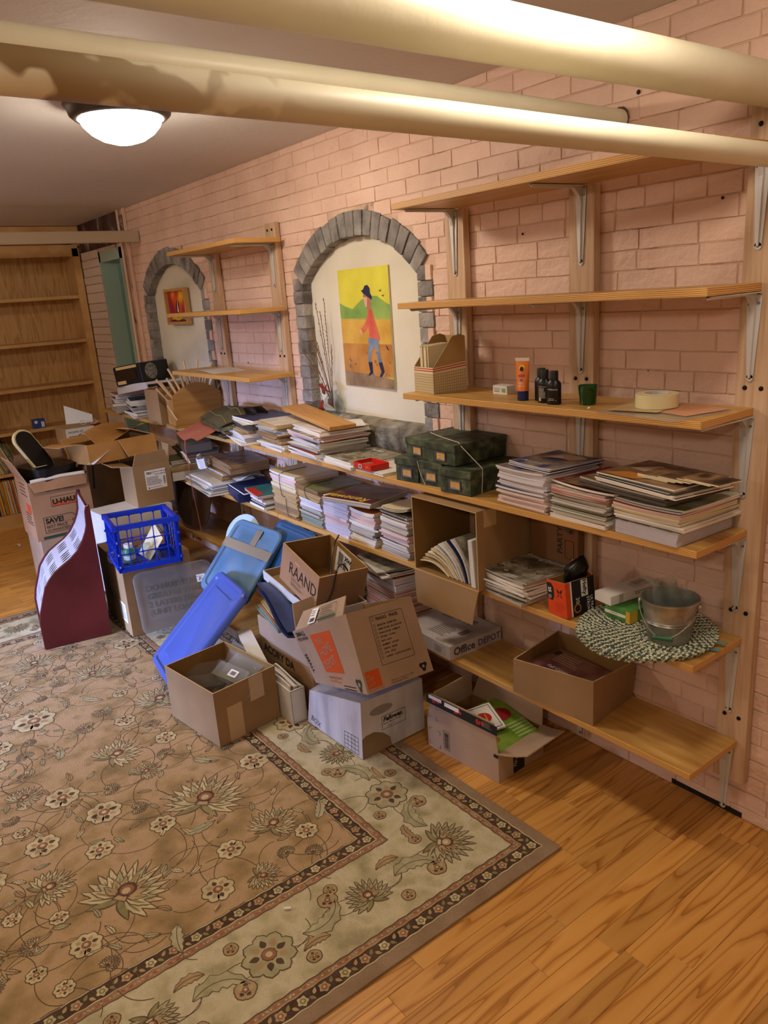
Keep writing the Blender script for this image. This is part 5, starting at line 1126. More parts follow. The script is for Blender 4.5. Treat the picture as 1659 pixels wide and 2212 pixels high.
YEL = p_('yellow', 'D8CF3A', ramp=[(.35, 'C9C03A'), (.65, 'DED64C')], scale=5); GRH = p_('hill_green', '7FA050', ramp=[(.35, '6A9448'), (.65, '9AB45E')], scale=9); OCH = p_('ochre', 'D2A545', ramp=[(.35, 'C4943C'), (.65, 'DDB658')], scale=7); OCD = p_('dark_ochre', 'C08442', ramp=[(.35, 'AE7438'), (.65, 'CB9350')], scale=9)
W_, H_ = .375, .487
k.rect(0, 0, W_, H_, YEL); k.poly([(0, .28), (0, .352), (.05, .335), (.10, .325), (.17, .36), (.23, .375), (.29, .372), (.34, .348), (.375, .335), (.375, .28)], GRH, 1); k.rect(0, .18, W_, .105, OCH, 1); k.rect(0, .045, W_, .137, OCD, 1)
k.poly([(0, 0), (W_, 0), (W_, .04), (.25, .05), (.12, .058), (0, .065)], p_('earth', '8C7258', ramp=[(.35, '75604A'), (.65, 'A0866A')], scale=14), 2)
NAV = p_('navy', '23284A'); SK = p_('skin', 'D8A690'); RJ = p_('jacket', 'D2604E', ramp=[(.35, 'C4503F'), (.65, 'DC7262')], scale=14); JN = p_('jeans', '6A80A0', ramp=[(.35, '5A6E8E'), (.65, '8496AE')], scale=16)
k.poly([(.185, .375), (.197, .366), (.215, .31), (.225, .30), (.245, .34), (.24, .385), (.215, .40)], p_('hair', 'A8705C'), 3); k.poly([(.188, .37), (.20, .335), (.212, .33), (.218, .37)], SK, 4)
k.poly([(.175, .398), (.19, .385), (.25, .358), (.253, .372), (.24, .385), (.24, .405), (.225, .418), (.205, .416), (.19, .400)], NAV, 5)
k.poly([(.222, .32), (.245, .322), (.265, .27), (.295, .20), (.285, .195), (.215, .205), (.213, .25), (.165, .222), (.15, .235), (.195, .27)], RJ, 4); k.poly([(.15, .222), (.167, .218), (.16, .240), (.145, .236)], SK, 5)
k.poly([(.205, .207), (.255, .203), (.26, .18), (.225, .15), (.212, .10), (.197, .10), (.198, .15), (.205, .17)], JN, 5); k.poly([(.245, .205), (.283, .198), (.28, .16), (.297, .105), (.275, .10), (.255, .17)], JN, 5)
k.poly([(.195, .105), (.225, .107), (.225, .06), (.195, .048), (.19, .052), (.205, .065)], NAV, 6); k.poly([(.272, .104), (.298, .108), (.312, .068), (.285, .045), (.275, .05), (.29, .068)], NAV, 6)
R4 = random.Random(9)
for i in range(34): k.disc(R4.uniform(.02, .36), R4.uniform(.05, .15), R4.uniform(.0015, .007) if i < 24 else R4.uniform(.006, .010), p_('pebble_'+'ab'[i % 2], ('8A6A50', '6E7272')[i % 2]), 3, n=8, sy=.8)
for i in range(20): k.disc(R4.uniform(.05, .12), R4.uniform(.15, .27), .0014, p_('seed', '7A5A34'), 3, n=5)
for (u, v) in ((.315, .392), (.333, .372)): k.poly([(u-.012, v), (u-.004, v+.003), (u, v), (u+.010, v+.009), (u+.002, v-.004)], NAV, 3)
k.poly([(.33, .178), (.345, .17), (.355, .155), (.342, .160)], NAV, 3); k.done(pt, 'painted_picture')
fr = thing('framed_picture', 'small framed abstract of flame colours hanging in the smaller niche', 'picture', (-4.46, YW+.024, 1.398), (0, 0, 0))
for (x, z, dx, dz) in ((0, .008, .267, .016), (0, .197, .267, .016), (-.142, .102, .016, .205), (.142, .102, .016, .205)): MB().box((x, -.008, z), (dx, .03, dz)).build('frame', mat('oak_frame', 'B98A50', .5), fr, bevel=.001)
MB().box((0, .002, .102), (.28, .012, .19)).build('canvas', mat('flame_paint', 'D84A20', .5, ramp=[(.3, '4A2050'), (.42, 'B02A24'), (.5, 'D8582A'), (.58, 'E0B430'), (.7, 'E8D25A')], scale=5, stretch=(1.4, 1, .8), detail=2), fr)
k = Ink((-.134, -.0045, .016), (.134, -.0045, .016), (.134, -.0045, .188), (-.134, -.0045, .188)); k.poly([(.10, .08), (.125, .13), (.14, .10), (.16, .12), (.15, .06), (.165, .02), (.11, .02)], p_('plum', '5A2038'), 0); k.poly([(.12, .06), (.135, .12), (.145, .05)], p_('white', 'E0D0C8'), 1)
k.poly([(.02, 0), (.24, 0), (.24, .03), (.20, .022), (.16, .04), (.12, .02), (.07, .045), (.03, .02)], CV['gold'], 1); k.poly([(.0, 0), (.268, 0), (.268, .008), (.18, .014), (.12, .006), (.05, .014), (0, .006)], p_('plum'), 2); k.done(fr, 'painted_picture')
# vase with dried stems
vs_ = thing('glass_vase', 'clear round glass vase with dried grasses and rust leaves on the niche sill', 'vase', (-2.835, YW-.004, .998))
vs_.scale = (.85, .85, .9)
MB().lathe([(0, 0), (.03, 0), (.045, .018), (.050, .045), (.042, .075), (.026, .095), (.024, .105), (.029, .115), (.027, .115), (.022, .105), (.024, .095), (.040, .075), (.048, .045), (.043, .019), (.028, .003), (0, .003)], 32).build('vase_body', JARG, vs_, smooth=True)
GR = mat('dried_grass', '7A5A3A', .8); LF = mat('rust_leaf', '6E2A1C', .6)
R5 = random.Random(3)
for i, (dx, dz, dy) in enumerate(((-.12, .42, -.02), (-.10, .36, -.03), (-.14, .34, -.02), (-.07, .50, -.01), (-.05, .46, 0), (-.17, .30, -.03), (-.22, .27, -.02), (-.02, .52, .01), (-.09, .40, -.04), (-.13, .25, -.03), (.03, .3, 0))):
    pts = [Vector((0, 0, .03))+Vector((dx*q**1.3, dy*q, dz*q)) for q in [j/10 for j in range(11)]]; mb = MB().tube(pts, [.0014]*11, 5)
    for j in range(14):
        q = .5+.5*j/14; p = Vector((0, 0, .03))+Vector((dx*q**1.3, dy*q, dz*q)); a_ = R5.uniform(0, 6.28); e = p+Vector((.006*cos(a_)+dx*.05, .004*sin(a_), .018)); mb.tube([p, p.lerp(e, .5), e], [.0004, .0016, .0003], 4)
    mb.build('grass_stem', GR, vs_)
def leaf3(P0, dx, dz, w_):
    MB().slab(lambda u, v: (P0[0]+dx*v+w_*(u-.5)*sin(pi*min(.98, v+.06))*(1+.3*sin(v*14)), P0[1]-.01*sin(v*4), P0[2]+dz*v), 4, 8, .001).build('leaf', LF, vs_, smooth=True)
for a in (((-.05, -.03, .07), -.01, -.085, .05), ((-.02, -.03, .12), -.03, .035, .04), ((.0, -.04, .13), .05, -.02, .05), ((-.01, -.04, .10), .02, .05, .04), ((.0, -.02, .08), .03, -.05, .04), ((-.06, -.02, .13), -.02, .02, .03)): leaf3(*a)
MB().tube([(0, 0, .05), (-.03, -.02, .11), (-.06, -.03, .10), (-.05, -.03, .06)], .0014, 5).build('twig', GR, vs_)
# =================================================================== FLOOR PILE
RZ = .0105
# open box with clear plastic holders
bA, f_, P_ = carton('open_box', 'plain open cardboard box of clear plastic holders, nearest on the rug', 'box', (-2.453, .989, RZ), (0, 0, 7.2), (.332, .262, .209))
k = f_('right'); k.rect(.045, .0, .062, .135, TAPE); k.rect(.145, .115, .06, .092, TAPE); k.done(bA, 'packing_tape')
def holder(loc, rot, w_, h_, d_, label, sticker=True):
    t = thing('clear_holder', label, 'plastic holder', loc, rot, 'clear plastic leaflet holders')
    b_ = MB(); b_.box((0, 0, h_/2), (w_, .003, h_)); b_.box((0, -d_/2, .0015), (w_, d_, .003)); b_.box((0, -d_, h_*.22), (w_, .003, h_*.44)); b_.box((-w_/2, -d_/2, h_*.2), (.003, d_, h_*.4)); b_.box((w_/2, -d_/2, h_*.2), (.003, d_, h_*.4))
    b_.build('holder_shell', ACRYL, t)
    if sticker:
        s_ = MB().box((w_*.1, -d_-.003, h_*.22), (.045, .0008, .028)).build('barcode_sticker', WHITE, t)
        k = Ink((w_*.1-.02, -d_-.0036, h_*.22-.012), (w_*.1+.02, -d_-.0036, h_*.22-.012), (w_*.1+.02, -d_-.0036, h_*.22+.012), (w_*.1-.02, -d_-.0036, h_*.22+.012)); k.barcode(.006, .004, .028, .016, INK); k.done(t)
holder((-2.43, 1.01, .145), (-62, 0, 12), .17, .14, .03, 'clear plastic holder lying on top with a barcode sticker, in the open box')
holder((-2.50, 1.055, .09), (-28, 8, 6), .20, .15, .03, 'clear plastic holder leaning at the back of the open box', False)
holder((-2.52, .95, .10), (-50, 0, 64), .16, .12, .04, 'clear plastic holder standing at the left of the open box', False)
holder((-2.37, .97, .07), (-40, 0, -20), .15, .14, .04, 'clear plastic holder at the right side of the open box', False)
holder((-2.44, .97, .03), (-75, 0, 35), .19, .16, .03, 'clear plastic holder at the bottom of the open box', False)
# crushed white file carton
FELC = [(-2.200, 1.196, .012), (-1.868, 1.205, .011), (-1.872, 1.478, .011), (-2.196, 1.474, .012), (-2.172, 1.200, .150), (-1.878, 1.221, .212), (-1.873, 1.480, .205), (-2.18, 1.474, .190)]
fe, f_, P_ = carton('archive_box', 'crushed white archive box with a hand hole, under the tilted moving box', 'box', (-2.03, 1.34, .011), corners=FELC, mo=mat('scuffed_white_card', 'C2BEC2', .5, ramp=[(.36, 'A9A5A9'), (.5, 'C2BEC2'), (.7, 'CECACC')], scale=5, stretch=(3, 3, .6), bump=1.2, bscale=9, coat=.15), open_=False)
k = f_('right'); k.poly([(0, 0), (.125, 0), (.118, .035), (.09, .062), (.05, .08), (.015, .078), (0, .07)], CORR); k.poly([(.085+.045*cos(q)*(1.1), .150+.016*sin(q)) for q in [2*pi*i/20 for i in range(20)]], mat('hand_hole', '8E8A8A', .8)); k.frame(.085, .072, .105, .050, .0014, INK)
k.text('Fellowes.', .091, .101, .023, INK, 1, bold=.04, shear=.25); k.text('Itasca, Illinois 60143', .091, .090, .0095, INK, 1); k.text('Since 1917', .112, .078, .008, INK, 1); k.done(fe)
k = f_('front'); 
for i in range(5): k.rect(.23+i*.02, .004, .0012, .045, INK); k.rect(.23, .004+i*.011, .08, .0012, INK)
k.text('BOX', .02, .02, .03, INKF, 0, rot=-12); k.done(fe)
# tilted moving box
DPC = [(-2.103, 1.190, .205), (-1.761, 1.175, .303), (-1.762, 1.443, .286), (-2.103, 1.440, .200), (-2.186, 1.165, .380), (-1.857, 1.181, .543), (-1.86, 1.444, .521), (-2.191, 1.436, .393)]
DPC = [(x, y, z+.006) for x, y, z in DPC]
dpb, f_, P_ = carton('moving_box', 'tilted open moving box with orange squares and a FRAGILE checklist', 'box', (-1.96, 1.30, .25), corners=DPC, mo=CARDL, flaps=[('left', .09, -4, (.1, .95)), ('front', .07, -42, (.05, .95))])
q_ = [q for q in FLQ if q[0] == dpb][-1]; k = Ink(*q_[1:], .0055); k.rect(.10, .004, .05, .058, WHITE); k.lines(.105, .05, .035, 3, .008, INKF, 1); k.barcode(.108, .010, .034, .014, INK, 1); k.rect(.165, .006, .12, .008, GREENI); k.frame(.165, .018, .12, .042, .002, GREENI); k.lines(.172, .05, .10, 4, .008, INKF); k.done(dpb)
k = f_('right')
W_, H_ = k.W, k.H
k.frame(W_*.30, H_*.27, W_*.50, H_*.62, .0014, INK); 
for i, s_ in enumerate(('FRAGILE   FRAGIL', 'BEDROOM   DORMITORIO', 'FAMILY ROOM   SALA DE ESTAR', 'DINING ROOM   COMEDOR', 'KITCHEN   COCINA', 'BATH   BAÑO', 'BASEMENT   SÓTANO', 'GARAGE   GARAJE', 'ATTIC   ÁTICO', 'LAUNDRY   CUARTO DE LAVADO')):
    y = H_*(.825 if i == 0 else .80-.05*i); k.text(s_, W_*.385, y, .0145 if i == 0 else .0082, INK, 1, bold=.02, sx=.82); k.frame(W_*.325, y, .008, .008 if i else .013, .0009, INK, 1)
def store_logo(k, u, v, s_):
    k.rect(u, v, s_, s_, ORANGE); 
    for a, b_, q in (('THE', .60, .20), ('HOME', .34, .26), ('DEPOT', .06, .24)):
        k.text(a, u+s_*.07, v+s_*(b_), s_*q, mat('logo_gap', 'B08A68', .8), 1, rot=18, sx=.7)
store_logo(k, W_*.03, H_*.05, .055); k.text('Moving Made Easy', W_*.03, H_*.02, .008, ORANGE, 0)
k.poly([(W_*.87+.014*cos(q)*(1+.25*sin(3*q)), H_*.10+.014*sin(q)*(1+.25*sin(3*q))) for q in [2*pi*i/24 for i in range(24)]], INK, 0); k.disc(W_*.87, H_*.10, .005, CARDL, 1); k.text('This box is made from 100%', W_*.36, H_*.055, .008, INK); k.text('recycled paper fibers', W_*.36, H_*.025, .008, INK); k.done(dpb)
k = f_('front'); W_, H_ = k.W, k.H
def lg2(u0, v0, a, b_):
    X_ = lambda s_, t_: (u0+(-.02*t_)+(a+(.92*a+.02-a)*t_)*s_, v0+b_*t_)
    for i in range(8):
        for j in range(8): k.poly([X_(i/8, j/8), X_((i+1)/8, j/8), X_((i+1)/8, (j+1)/8), X_(i/8, (j+1)/8)], ORANGE)
    for s_, vv, q in (('THE', .70, .026), ('HOME', .38, .038), ('DEPOT', .08, .034)): k.text(s_, u0+a*.10, v0+b_*vv, q, CARDL, 3, rot=14, sx=.8)
lg2(W_*.34, H_*.24, W_*.35, H_*.62); k.text('moving boxes', W_*.36, H_*.14, .016, ORANGE, 0); k.text('Moving Made Easy', W_*.36, H_*.085, .010, ORANGE, 0); k.text('SMALL', W_*.04, H_*.88, .022, INK, 0, bold=.02); k.text('PEQUEÑA', W_*.04, H_*.80, .016, INK, 0, bold=.01)
k.text('SMALL', W_*.035, H_*.55, .024, INK, 0, rot=-80, bold=.02); k.lines(W_*.6, H_*.05, .1, 2, .008, INK, 0); k.poly([(W_*.9+.016*cos(q)*(1+.25*sin(3*q)), H_*.11+.016*sin(q)*(1+.25*sin(3*q))) for q in [2*pi*i/24 for i in range(24)]], GREENI, 0); k.disc(W_*.9, H_*.11, .006, CARDL, 1); k.done(dpb)
nv = MB().slab(lambda u, v: (.10*(u-.5), .14*(v-.5), .02*sin(u*3)+.01*sin(v*5)), 6, 6, .004).build('navy_cloth', CV['navy'], None, (-1.99, 1.36, .405), (0, radians(-20), .3), smooth=True); tag(nv, 'dark blue cloth pouch inside the tilted moving box', 'pouch')
# big file carton with marker writing
ac, f_, P_ = carton('lidded_carton', 'brown lidded carton with cut-off black lettering, carrying folders and a tray', 'box', (-2.400, 1.385, RZ), (0, 0, 0), (.390, .290, .288), mo=CARDL, open_=False)
MB().box((0, 0, .245), (.398, .298, .088)).build('lid', [CARDL], ac, bevel=.003)
k = f_('front'); k.rect(0, .0, k.W, .192, mat('darker_card_print', '93704A', .8)); k.text('ACORY DA', .02, .145, .046, INK, 1, bold=.05, rot=-2); k.rect(0, .18, k.W, .012, mat('darker_card_print'), 2); k.done(ac)
# narrow white box with magazines
nw, f_, P_ = carton('white_file_box', 'narrow white cardboard box of curled magazines between two larger boxes', 'box', (-2.318, 1.178, RZ), (0, 0, -1.7), (.20, .060, .134), mo=WCARD, mi_=WCARD, me=WCARD)
k = f_('right'); k.frame(.003, .003, .054, .128, .001, INK); k.done(nw)
for i in range(6):
    y = -.022+i*.0085
    o = MB().slab(lambda u, v, i=i, y=y: (-2.41+.18*u, 1.179+y-.0, .03+.128*v+(.012*sin(u*3+i*.3))*v), 7, 3, .006).build('magazine', [CV[('pale', 'grey', 'white')[i % 3]]]); tag(o, 'curled magazine standing in the narrow white box', 'magazine', 'magazines in the narrow white box')
t_, f_, _ = carton('white_tray', 'long white card tray under clear plastic, behind the nearest open box', 'box', (-2.545, 1.175, .155), (6, 14, -12), (.25, .055, .05), mo=WCARD, open_=False)
o = MB().box((0, 0, .055), (.24, .08, .10)).build('clear_plastic_box', [ACRYL], None, (-2.535, 1.165, .060), (0, radians(14), radians(-12))); tag(o, 'clear plastic case under the long white tray', 'plastic case')
# folders, tray, navy folders on top of the lidded carton
FZ = RZ+.292
fo = [('teal folder at the bottom of the folder pile on the lidded carton', 'pale', .0, 0), ('grey green folder low in the folder pile on the lidded carton', 'pale', .0, 2), ('pink folder in the folder pile on the lidded carton', 'orange', .01, 3), ('cream folder below the yellow folder', 'manila', .012, 4), ('bright yellow folder in the folder pile on the lidded carton', 'gold', .02, 6), ('blue grey folder above the yellow one', 'olive', .03, 8), ('white sheet between the blue grey and navy folders', 'white', .035, 10)]
SAGE = mat('sage_folder', '7E9490', .6); BLG = mat('blue_grey_folder', '63828C', .6)
for i, (lb, c, dx, r_) in enumerate(fo):
    m = {0: SAGE, 1: SAGE, 5: BLG}.get(i, CV[c])
    o = MB().slab(lambda u, v, i=i: ((u-.5)*.26, (v-.5)*.21, .004*sin(u*4+i)*u), 6, 3, .004).build('folder', [m], None, (-2.49+dx, 1.335+.004*i, FZ+.002+i*.0085), (0, radians(1.2), radians(-10-r_*.7))); tag(o, lb, 'folder')
nf = thing('ring_binder', 'navy vinyl binder wedged under the white tray on the folders', 'binder', (-2.415, 1.315, FZ+.068), (-14, 3, -14))
MB().slab(lambda u, v: ((u-.5)*.46, (v-.5)*.20, .012*sin(u*5)), 10, 3, .004).build('cover', [CV['navy']], nf); MB().slab(lambda u, v: ((u-.5)*.44+.03, (v-.5)*.18-.015, -.018+.014*sin(u*6)), 10, 3, .004).build('cover', [CV['navy']], nf)
ty, f_, P_ = carton('shallow_tray', 'long shallow white tray lined with brown card under the black-lettered box', 'tray', (-2.42, 1.395, .392), (0, 0, -9), (.56, .20, .038), mo=WCARD, mi_=CARD, me=WCARD, t=.004)
vg = thing('video_cable', 'black video cable with dark blue plug in the white tray', 'cable', (-2.30, 1.31, .405), (0, 0, -35))
MB().box((0, 0, .012), (.034, .022, .016)).build('plug', mat('blue_plug', '1E2C6A', .4), vg, bevel=.003); MB().tube([(.017, 0, .012), (.05, -.004, .012), (.09, .0, .006), (.14, -.01, .004)], [.007, .0045, .004, .004], 8).build('cable', BLACK, vg, smooth=True)
ra, f_, P_ = carton('wine_box', 'open cardboard box with large serif capitals and a black cable inside', 'box', (-2.332, 1.382, .438), (-4.8, 15, -2.6), (.268, .208, .151), mo=CARDP)
k = f_('front'); k.text('RAAND', .060, .060, .068, INK, 0, sx=.85); k.lines(.08, .05, .12, 1, .004, INKF); k.text('FAMILY OF WINES', .085, .040, .009, INKF); k.lines(.085, .030, .10, 3, .005, INKF, seed=12); k.rect(.10, .118, .035, .006, mat('pale_scuff', 'CFA070', .8), 1); k.done(ra)
k = f_('back', True); k.poly([(.06, .03), (.16, .03), (.16, .13), (.06, .135)], WHITE); k.barcode(.075, .06, .035, .06, INK, 1, seed=4); k.barcode(.115, .06, .02, .035, INK, 1, seed=5); k.lines(.12, .118, .035, 3, .006, INK, 1); k.text('XW', .118, .10, .025, INK, 1, bold=.04); k.done(ra, 'shipping_label')
RM = Matrix.LocRotScale(ra.location, ra.rotation_euler, None)
cp = [(-.12, .13, .135), (-.09, .112, .168), (-.04, .06, .150), (.02, .02, .095), (.055, .01, .075), (.07, .03, .06), (.085, .05, .085), (.09, .045, .125), (.10, .01, .165), (.132, -.03, .178), (.150, -.05, .150), (.158, -.06, .10), (.15, -.08, .045), (.11, -.12, .004), (.06, -.13, -.02)]
def smooth_pts(P_, n=4):
    P_ = [Vector(p) for p in P_]; out = []
    for i in range(len(P_)-1):
        a, b_, c, d = P_[max(0, i-1)], P_[i], P_[i+1], P_[min(len(P_)-1, i+2)]
        for j in range(n):
            t = j/n; out.append(.5*((2*b_)+(c-a)*t+(2*a-5*b_+4*c-d)*t*t+(-a+3*b_-3*c+d)*t**3))
    return out+[P_[-1]]
o = MB().tube([RM @ p for p in smooth_pts(cp)], .0028, 8).build('black_cable', BLACK, smooth=True); tag(o, 'black cable looping over and out of the serif-lettered box', 'cable')
# narrow fire box with magazines
fb, f_, P_ = carton('shipping_box', 'open shipping box with a black and red printed strip, on the bare floor', 'box', (-1.648, 1.555, .0005), (0, 0, 4.1), (.313, .225, .102), mo=CARDL, flaps=[('front', .100, -3, (0, 1)), ('right', .105, 82, (0, 1), -18), ('back', .10, 20), ('left', .10, -10)])
k = f_('front'); k.frame(.075, .018, .028, .072, .0012, INK); k.barcode(.08, .024, .018, .058, INK, 1, horiz=True, seed=8)
for (u, v) in ((.008, .06), (.045, .06), (.008, .014), (.045, .010)):
    su = 1 if u < .03 else -1; sv = 1 if v > .05 else -1; uu = u if su > 0 else u+.015
    k.rect(u, v if sv < 0 else v+.014, .014, .0012, INK); k.rect(uu-(0 if su > 0 else .002), v, .0012, .015, INK)
k.rect(k.W-.018, .088, .018, .012, INK); k.done(fb)
k = f_('right'); k.rect(.07, 0, .055, .10, INK); k.text('fire', .083, .02, .03, mat('faded_white_ink', '8A8278', .7), 1, rot=70, bold=.02); k.done(fb, 'printed_tape')
# print on the upright front flap
k = Ink((-.155, -.1165, .106), (.155, -.1165, .106), (.155, -.111, .200), (-.155, -.111, .200), .0012); k.rect(0, .062, k.W, .032, INK)
for u in (.03, .13, .225): k.text('fire', u, .070, .024, mat('hot_red_ink', 'C8342C', .6), 1, rot=12, bold=.03)
k.rect(.012, .082, .06, .012, WHITE, 2); k.rect(.085, .078, .065, .014, WHITE, 2); k.lines(.25, .088, .04, 4, .005, mat('faded_white_ink'), 1); 
for (u, v) in ((.01, .048), (.045, .05), (.01, .014), (.045, .010)): k.rect(u, v, .012, .0012, INK); k.rect(u, v, .0012, .012, INK)
k.done(fb)
o, z, tt, bd = stack(5, -1.63, 1.565, .012, .24, .185, .07, ['green', 'white'], ['white', 'pale'] if False else ['white', 'grey'], 'magazine in the pile inside the shipping box', 'magazines inside the shipping box', rz=2, jit=.003, jr=1)
GRC = mat('lime_cover', '6E8C2E', .4, ramp=[(.35, '57751F'), (.65, '83A040')], scale=9)
o = mag('magazine', 'lime green magazine with a dark red disc in the shipping box', 'magazine', (-1.600, 1.575, z+.018), .245, .17, .008, GRC, PG['white'], -10, tilt=(6, 4))
k = ink_on(o, .245, .17, .008, None); k.text('being human', .020, .012, .034, mat('brick_red_title', 'A8442C', .5), 1, rot=6, bold=.02); k.disc(.085, .12, .034, mat('dark_red_disc', '8A1E1C', .5), 1)
for i in range(5): k.rect(.14+i*.016, .10, .010, .07, mat('pale_green_print', '8FA85C', .5), 1)
k.done(o)
o = mag('booklet', 'white booklet with red round emblem on the lime green magazine', 'booklet', (-1.640, 1.545, z+.036), .14, .10, .006, CV['white'], PG['white'], -22, tilt=(8, 4))
k = ink_on(o, .14, .10, .006, None); k.frame(.008, .008, .124, .084, .002, INK); k.disc(.070, .050, .028, mat('red_emblem', 'B3241E', .5), 1); k.rect(.059, .036, .022, .026, mat('dark_red_disc'), 2); k.rect(.055, .058, .03, .004, CV['gold'], 3); k.done(o)

# =================================================================== LIDS, CRATE, RACK
def tub_lid(name, label, loc, rot, w_, d_, m, t=.022, tape=False, ridge=True):
    th = thing(name, label, 'plastic lid', loc, rot)
    def rr(a, b_, r_, n=6):
        P_ = []
        for (cx, cy, a0) in ((a-r_, b_-r_, 0), (-a+r_, b_-r_, 90), (-a+r_, -b_+r_, 180), (a-r_, -b_+r_, 270)):
            for i in range(n+1): q = radians(a0+90*i/n); P_.append((cx+r_*cos(q), cy+r_*sin(q)))
        return P_
    a, b_ = w_/2, d_/2; rings = [(rr(a, b_, .04), 0), (rr(a, b_, .04), t*.75), (rr(a-.006, b_-.006, .036), t), (rr(a-.022, b_-.022, .028), t), (rr(a-.028, b_-.028, .024), t*.72), (rr(a-.060, b_-.060, .02), t*.72), (rr(a-.066, b_-.066, .018), t*.92)]
    mb = MB(); n = len(rings[0][0]); vs = [(p[0], p[1], z) for P_, z in rings for p in P_]
    fs = [(i*n+j, i*n+(j+1) % n, (i+1)*n+(j+1) % n, (i+1)*n+j) for i in range(len(rings)-1) for j in range(n)]; fs += [tuple(range((len(rings)-1)*n, len(rings)*n)), tuple(range(n))[::-1]]
    mb.add(vs, fs); mb.build('lid_shell', m, th, smooth=True)
    return th
LB = mat('royal_blue_plastic', '485AA0', .4, bump=.1, bscale=40); SB = mat('slate_blue_plastic', '50718F', .42, ramp=[(.35, '4A6B8C'), (.65, '577898')], scale=5); DB = mat('dark_blue_plastic', '24486E', .4)
tub_lid('tub_lid', 'royal blue plastic tub lid leaning against the slate blue one', (-2.824, 1.087, .208), (42.8, -2.2, -9.3), .376, .476, LB, .03)
l2 = tub_lid('tub_lid', 'slate blue plastic tub lid with grey duct tape', (-2.965, 1.375, .395), (45.5, 6.6, 14), .30, .36, SB, .024)
MB().box((0, .055, .0235), (.298, .045, .002)).build('duct_tape', GREYTAPE, l2); MB().box((.02, .115, .0235), (.035, .08, .002)).build('duct_tape', GREYTAPE, l2)
tub_lid('tub_lid', 'dark blue round-cornered lid behind the duct-taped lid', (-2.80, 1.495, .42), (52, 4, 4), .30, .30, DB, .02)
cl = tub_lid('tub_lid', 'clear plastic lid lettered DO NOT STACK, leaning on a brown box', (-3.305, 1.178, .190), (74.2, -4, 66.7), .362, .300, FROST, .014)
k = Ink((-.181, -.15, .0135), (.181, -.15, .0135), (.181, .15, .0135), (-.181, .15, .0135), .001); LT = mat('grey_moulded_letters', '4E4A42', .5)
for i, s_ in enumerate(('DO NOT STACK', 'GREATER THAN', '2 LAYERS HIGH', '(UNIT LOADS)')): k.text(s_, .05, .205-i*.038, .036, LT, 0, bold=.02)
k.rect(.285, .20, .04, .035, mat('pale_sticker', 'C9C6C0', .5), 0); k.done(cl, 'moulded_lettering')
def bagm(u, v):
    a_ = u*2*pi; n_ = 1+.3*noise.noise(Vector((cos(a_)*2, sin(a_)*2, v*3))); r_ = sin(pi*(.10+.86*v))**.5
    return (.17*cos(a_)*n_*r_, .13*sin(a_)*n_*r_, .40*v)
o = MB().grid(bagm, 30, 14).build('bin_bag', mat('black_bag_plastic', '0E0E10', .25), None, (-2.83, 1.33+.10, .004), smooth=True); tag(o, 'black plastic bag slumped behind the blue lids', 'bag')
o.scale = (.95, .62, .62); o.location = (-2.80, 1.50, .004)
def round_lid(): 
    o = MB().lathe([(0, 0), (.10, 0), (.10, .006), (.095, .008), (0, .008)], 28).build('round_lid', [mat('pale_blue_plastic', 'A8C4D8', .4)], None, (-3.135, 1.47, .46), (radians(60), 0, radians(20)), smooth=True); tag(o, 'pale round plastic lid behind the duct-taped lid', 'plastic lid')
round_lid()
# cardboard box under the crate
ub, f_, P_ = carton('storage_box', 'brown box standing on the rug edge under the blue crate', 'box', (-3.634, 1.155, RZ), (0, 0, -3.3), (.441, .325, .362), open_=False)
k = f_('front'); k.text('Pampers', .10, .12, .05, INKF, 0, rot=-20) if False else None; k.lines(.08, .16, .2, 3, .02, INKF, 0, seed=2); k.frame(.29, .05, .10, .10, .001, INK); k.rect(.29, .05, .10, .10, WHITE); k.lines(.30, .13, .08, 7, .011, INK, 1); k.done(ub)
# milk crate
BLU = mat('cobalt_crate_plastic', '0E35B8', .35, coat=.15)
cr_ = thing('milk_crate', 'bright blue plastic milk crate holding jars and papers, on a brown box', 'crate', (-3.392, 1.088, .380), (-1, 0, -8.6))
w_, d_, h_ = .262, .282, .216
rimb = MB()
for (a, b_) in (((-w_/2, -d_/2), (w_/2, -d_/2)), ((w_/2, -d_/2), (w_/2, d_/2)), ((w_/2, d_/2), (-w_/2, d_/2)), ((-w_/2, d_/2), (-w_/2, -d_/2))):
    dx, dy = b_[0]-a[0], b_[1]-a[1]; L_ = math.hypot(dx, dy); an = atan2(dy, dx); cx, cy = (a[0]+b_[0])/2, (a[1]+b_[1])/2; nx, ny = dy/L_, -dx/L_
    pn = MB(); T_ = Matrix.Translation((cx, cy, 0)) @ Matrix.Rotation(an, 4, 'Z')
    pn.box((0, .004, h_-.011), (L_+.014, .018, .022), 0, T_); pn.box((0, .006, .012), (L_, .012, .024), 0, T_)
    for x in (-L_/2+.010, L_/2-.010): pn.box((x, .006, h_/2), (.020, .012, h_-.03), 0, T_)
    nv_ = 5; nh = 3
    for i in range(1, nv_): pn.box((-L_/2+L_*i/nv_, .006, h_/2), (.0035, .007, h_-.04), 0, T_)
    for j in range(1, nh): pn.box((0, .006, .024+(h_-.046)*j/nh), (L_-.02, .007, .0035), 0, T_)
    for i in range(0, nv_+1):
        for j in range(0, nh+1): pn.box((-L_/2+L_*i/nv_, .006, .024+(h_-.046)*j/nh), (.0115, .0062, .0115), 0, T_, rot=(0, pi/4, 0))
    pn.build('lattice_side', BLU, cr_)
fb_ = MB()
for i in range(9): fb_.box((0, -d_/2+.02+i*(d_-.04)/8, .003), (w_-.02, .008, .006))
for i in range(8): fb_.box((-w_/2+.02+i*(w_-.04)/7, 0, .003), (.008, d_-.02, .006))
fb_.build('lattice_base', BLU, cr_)
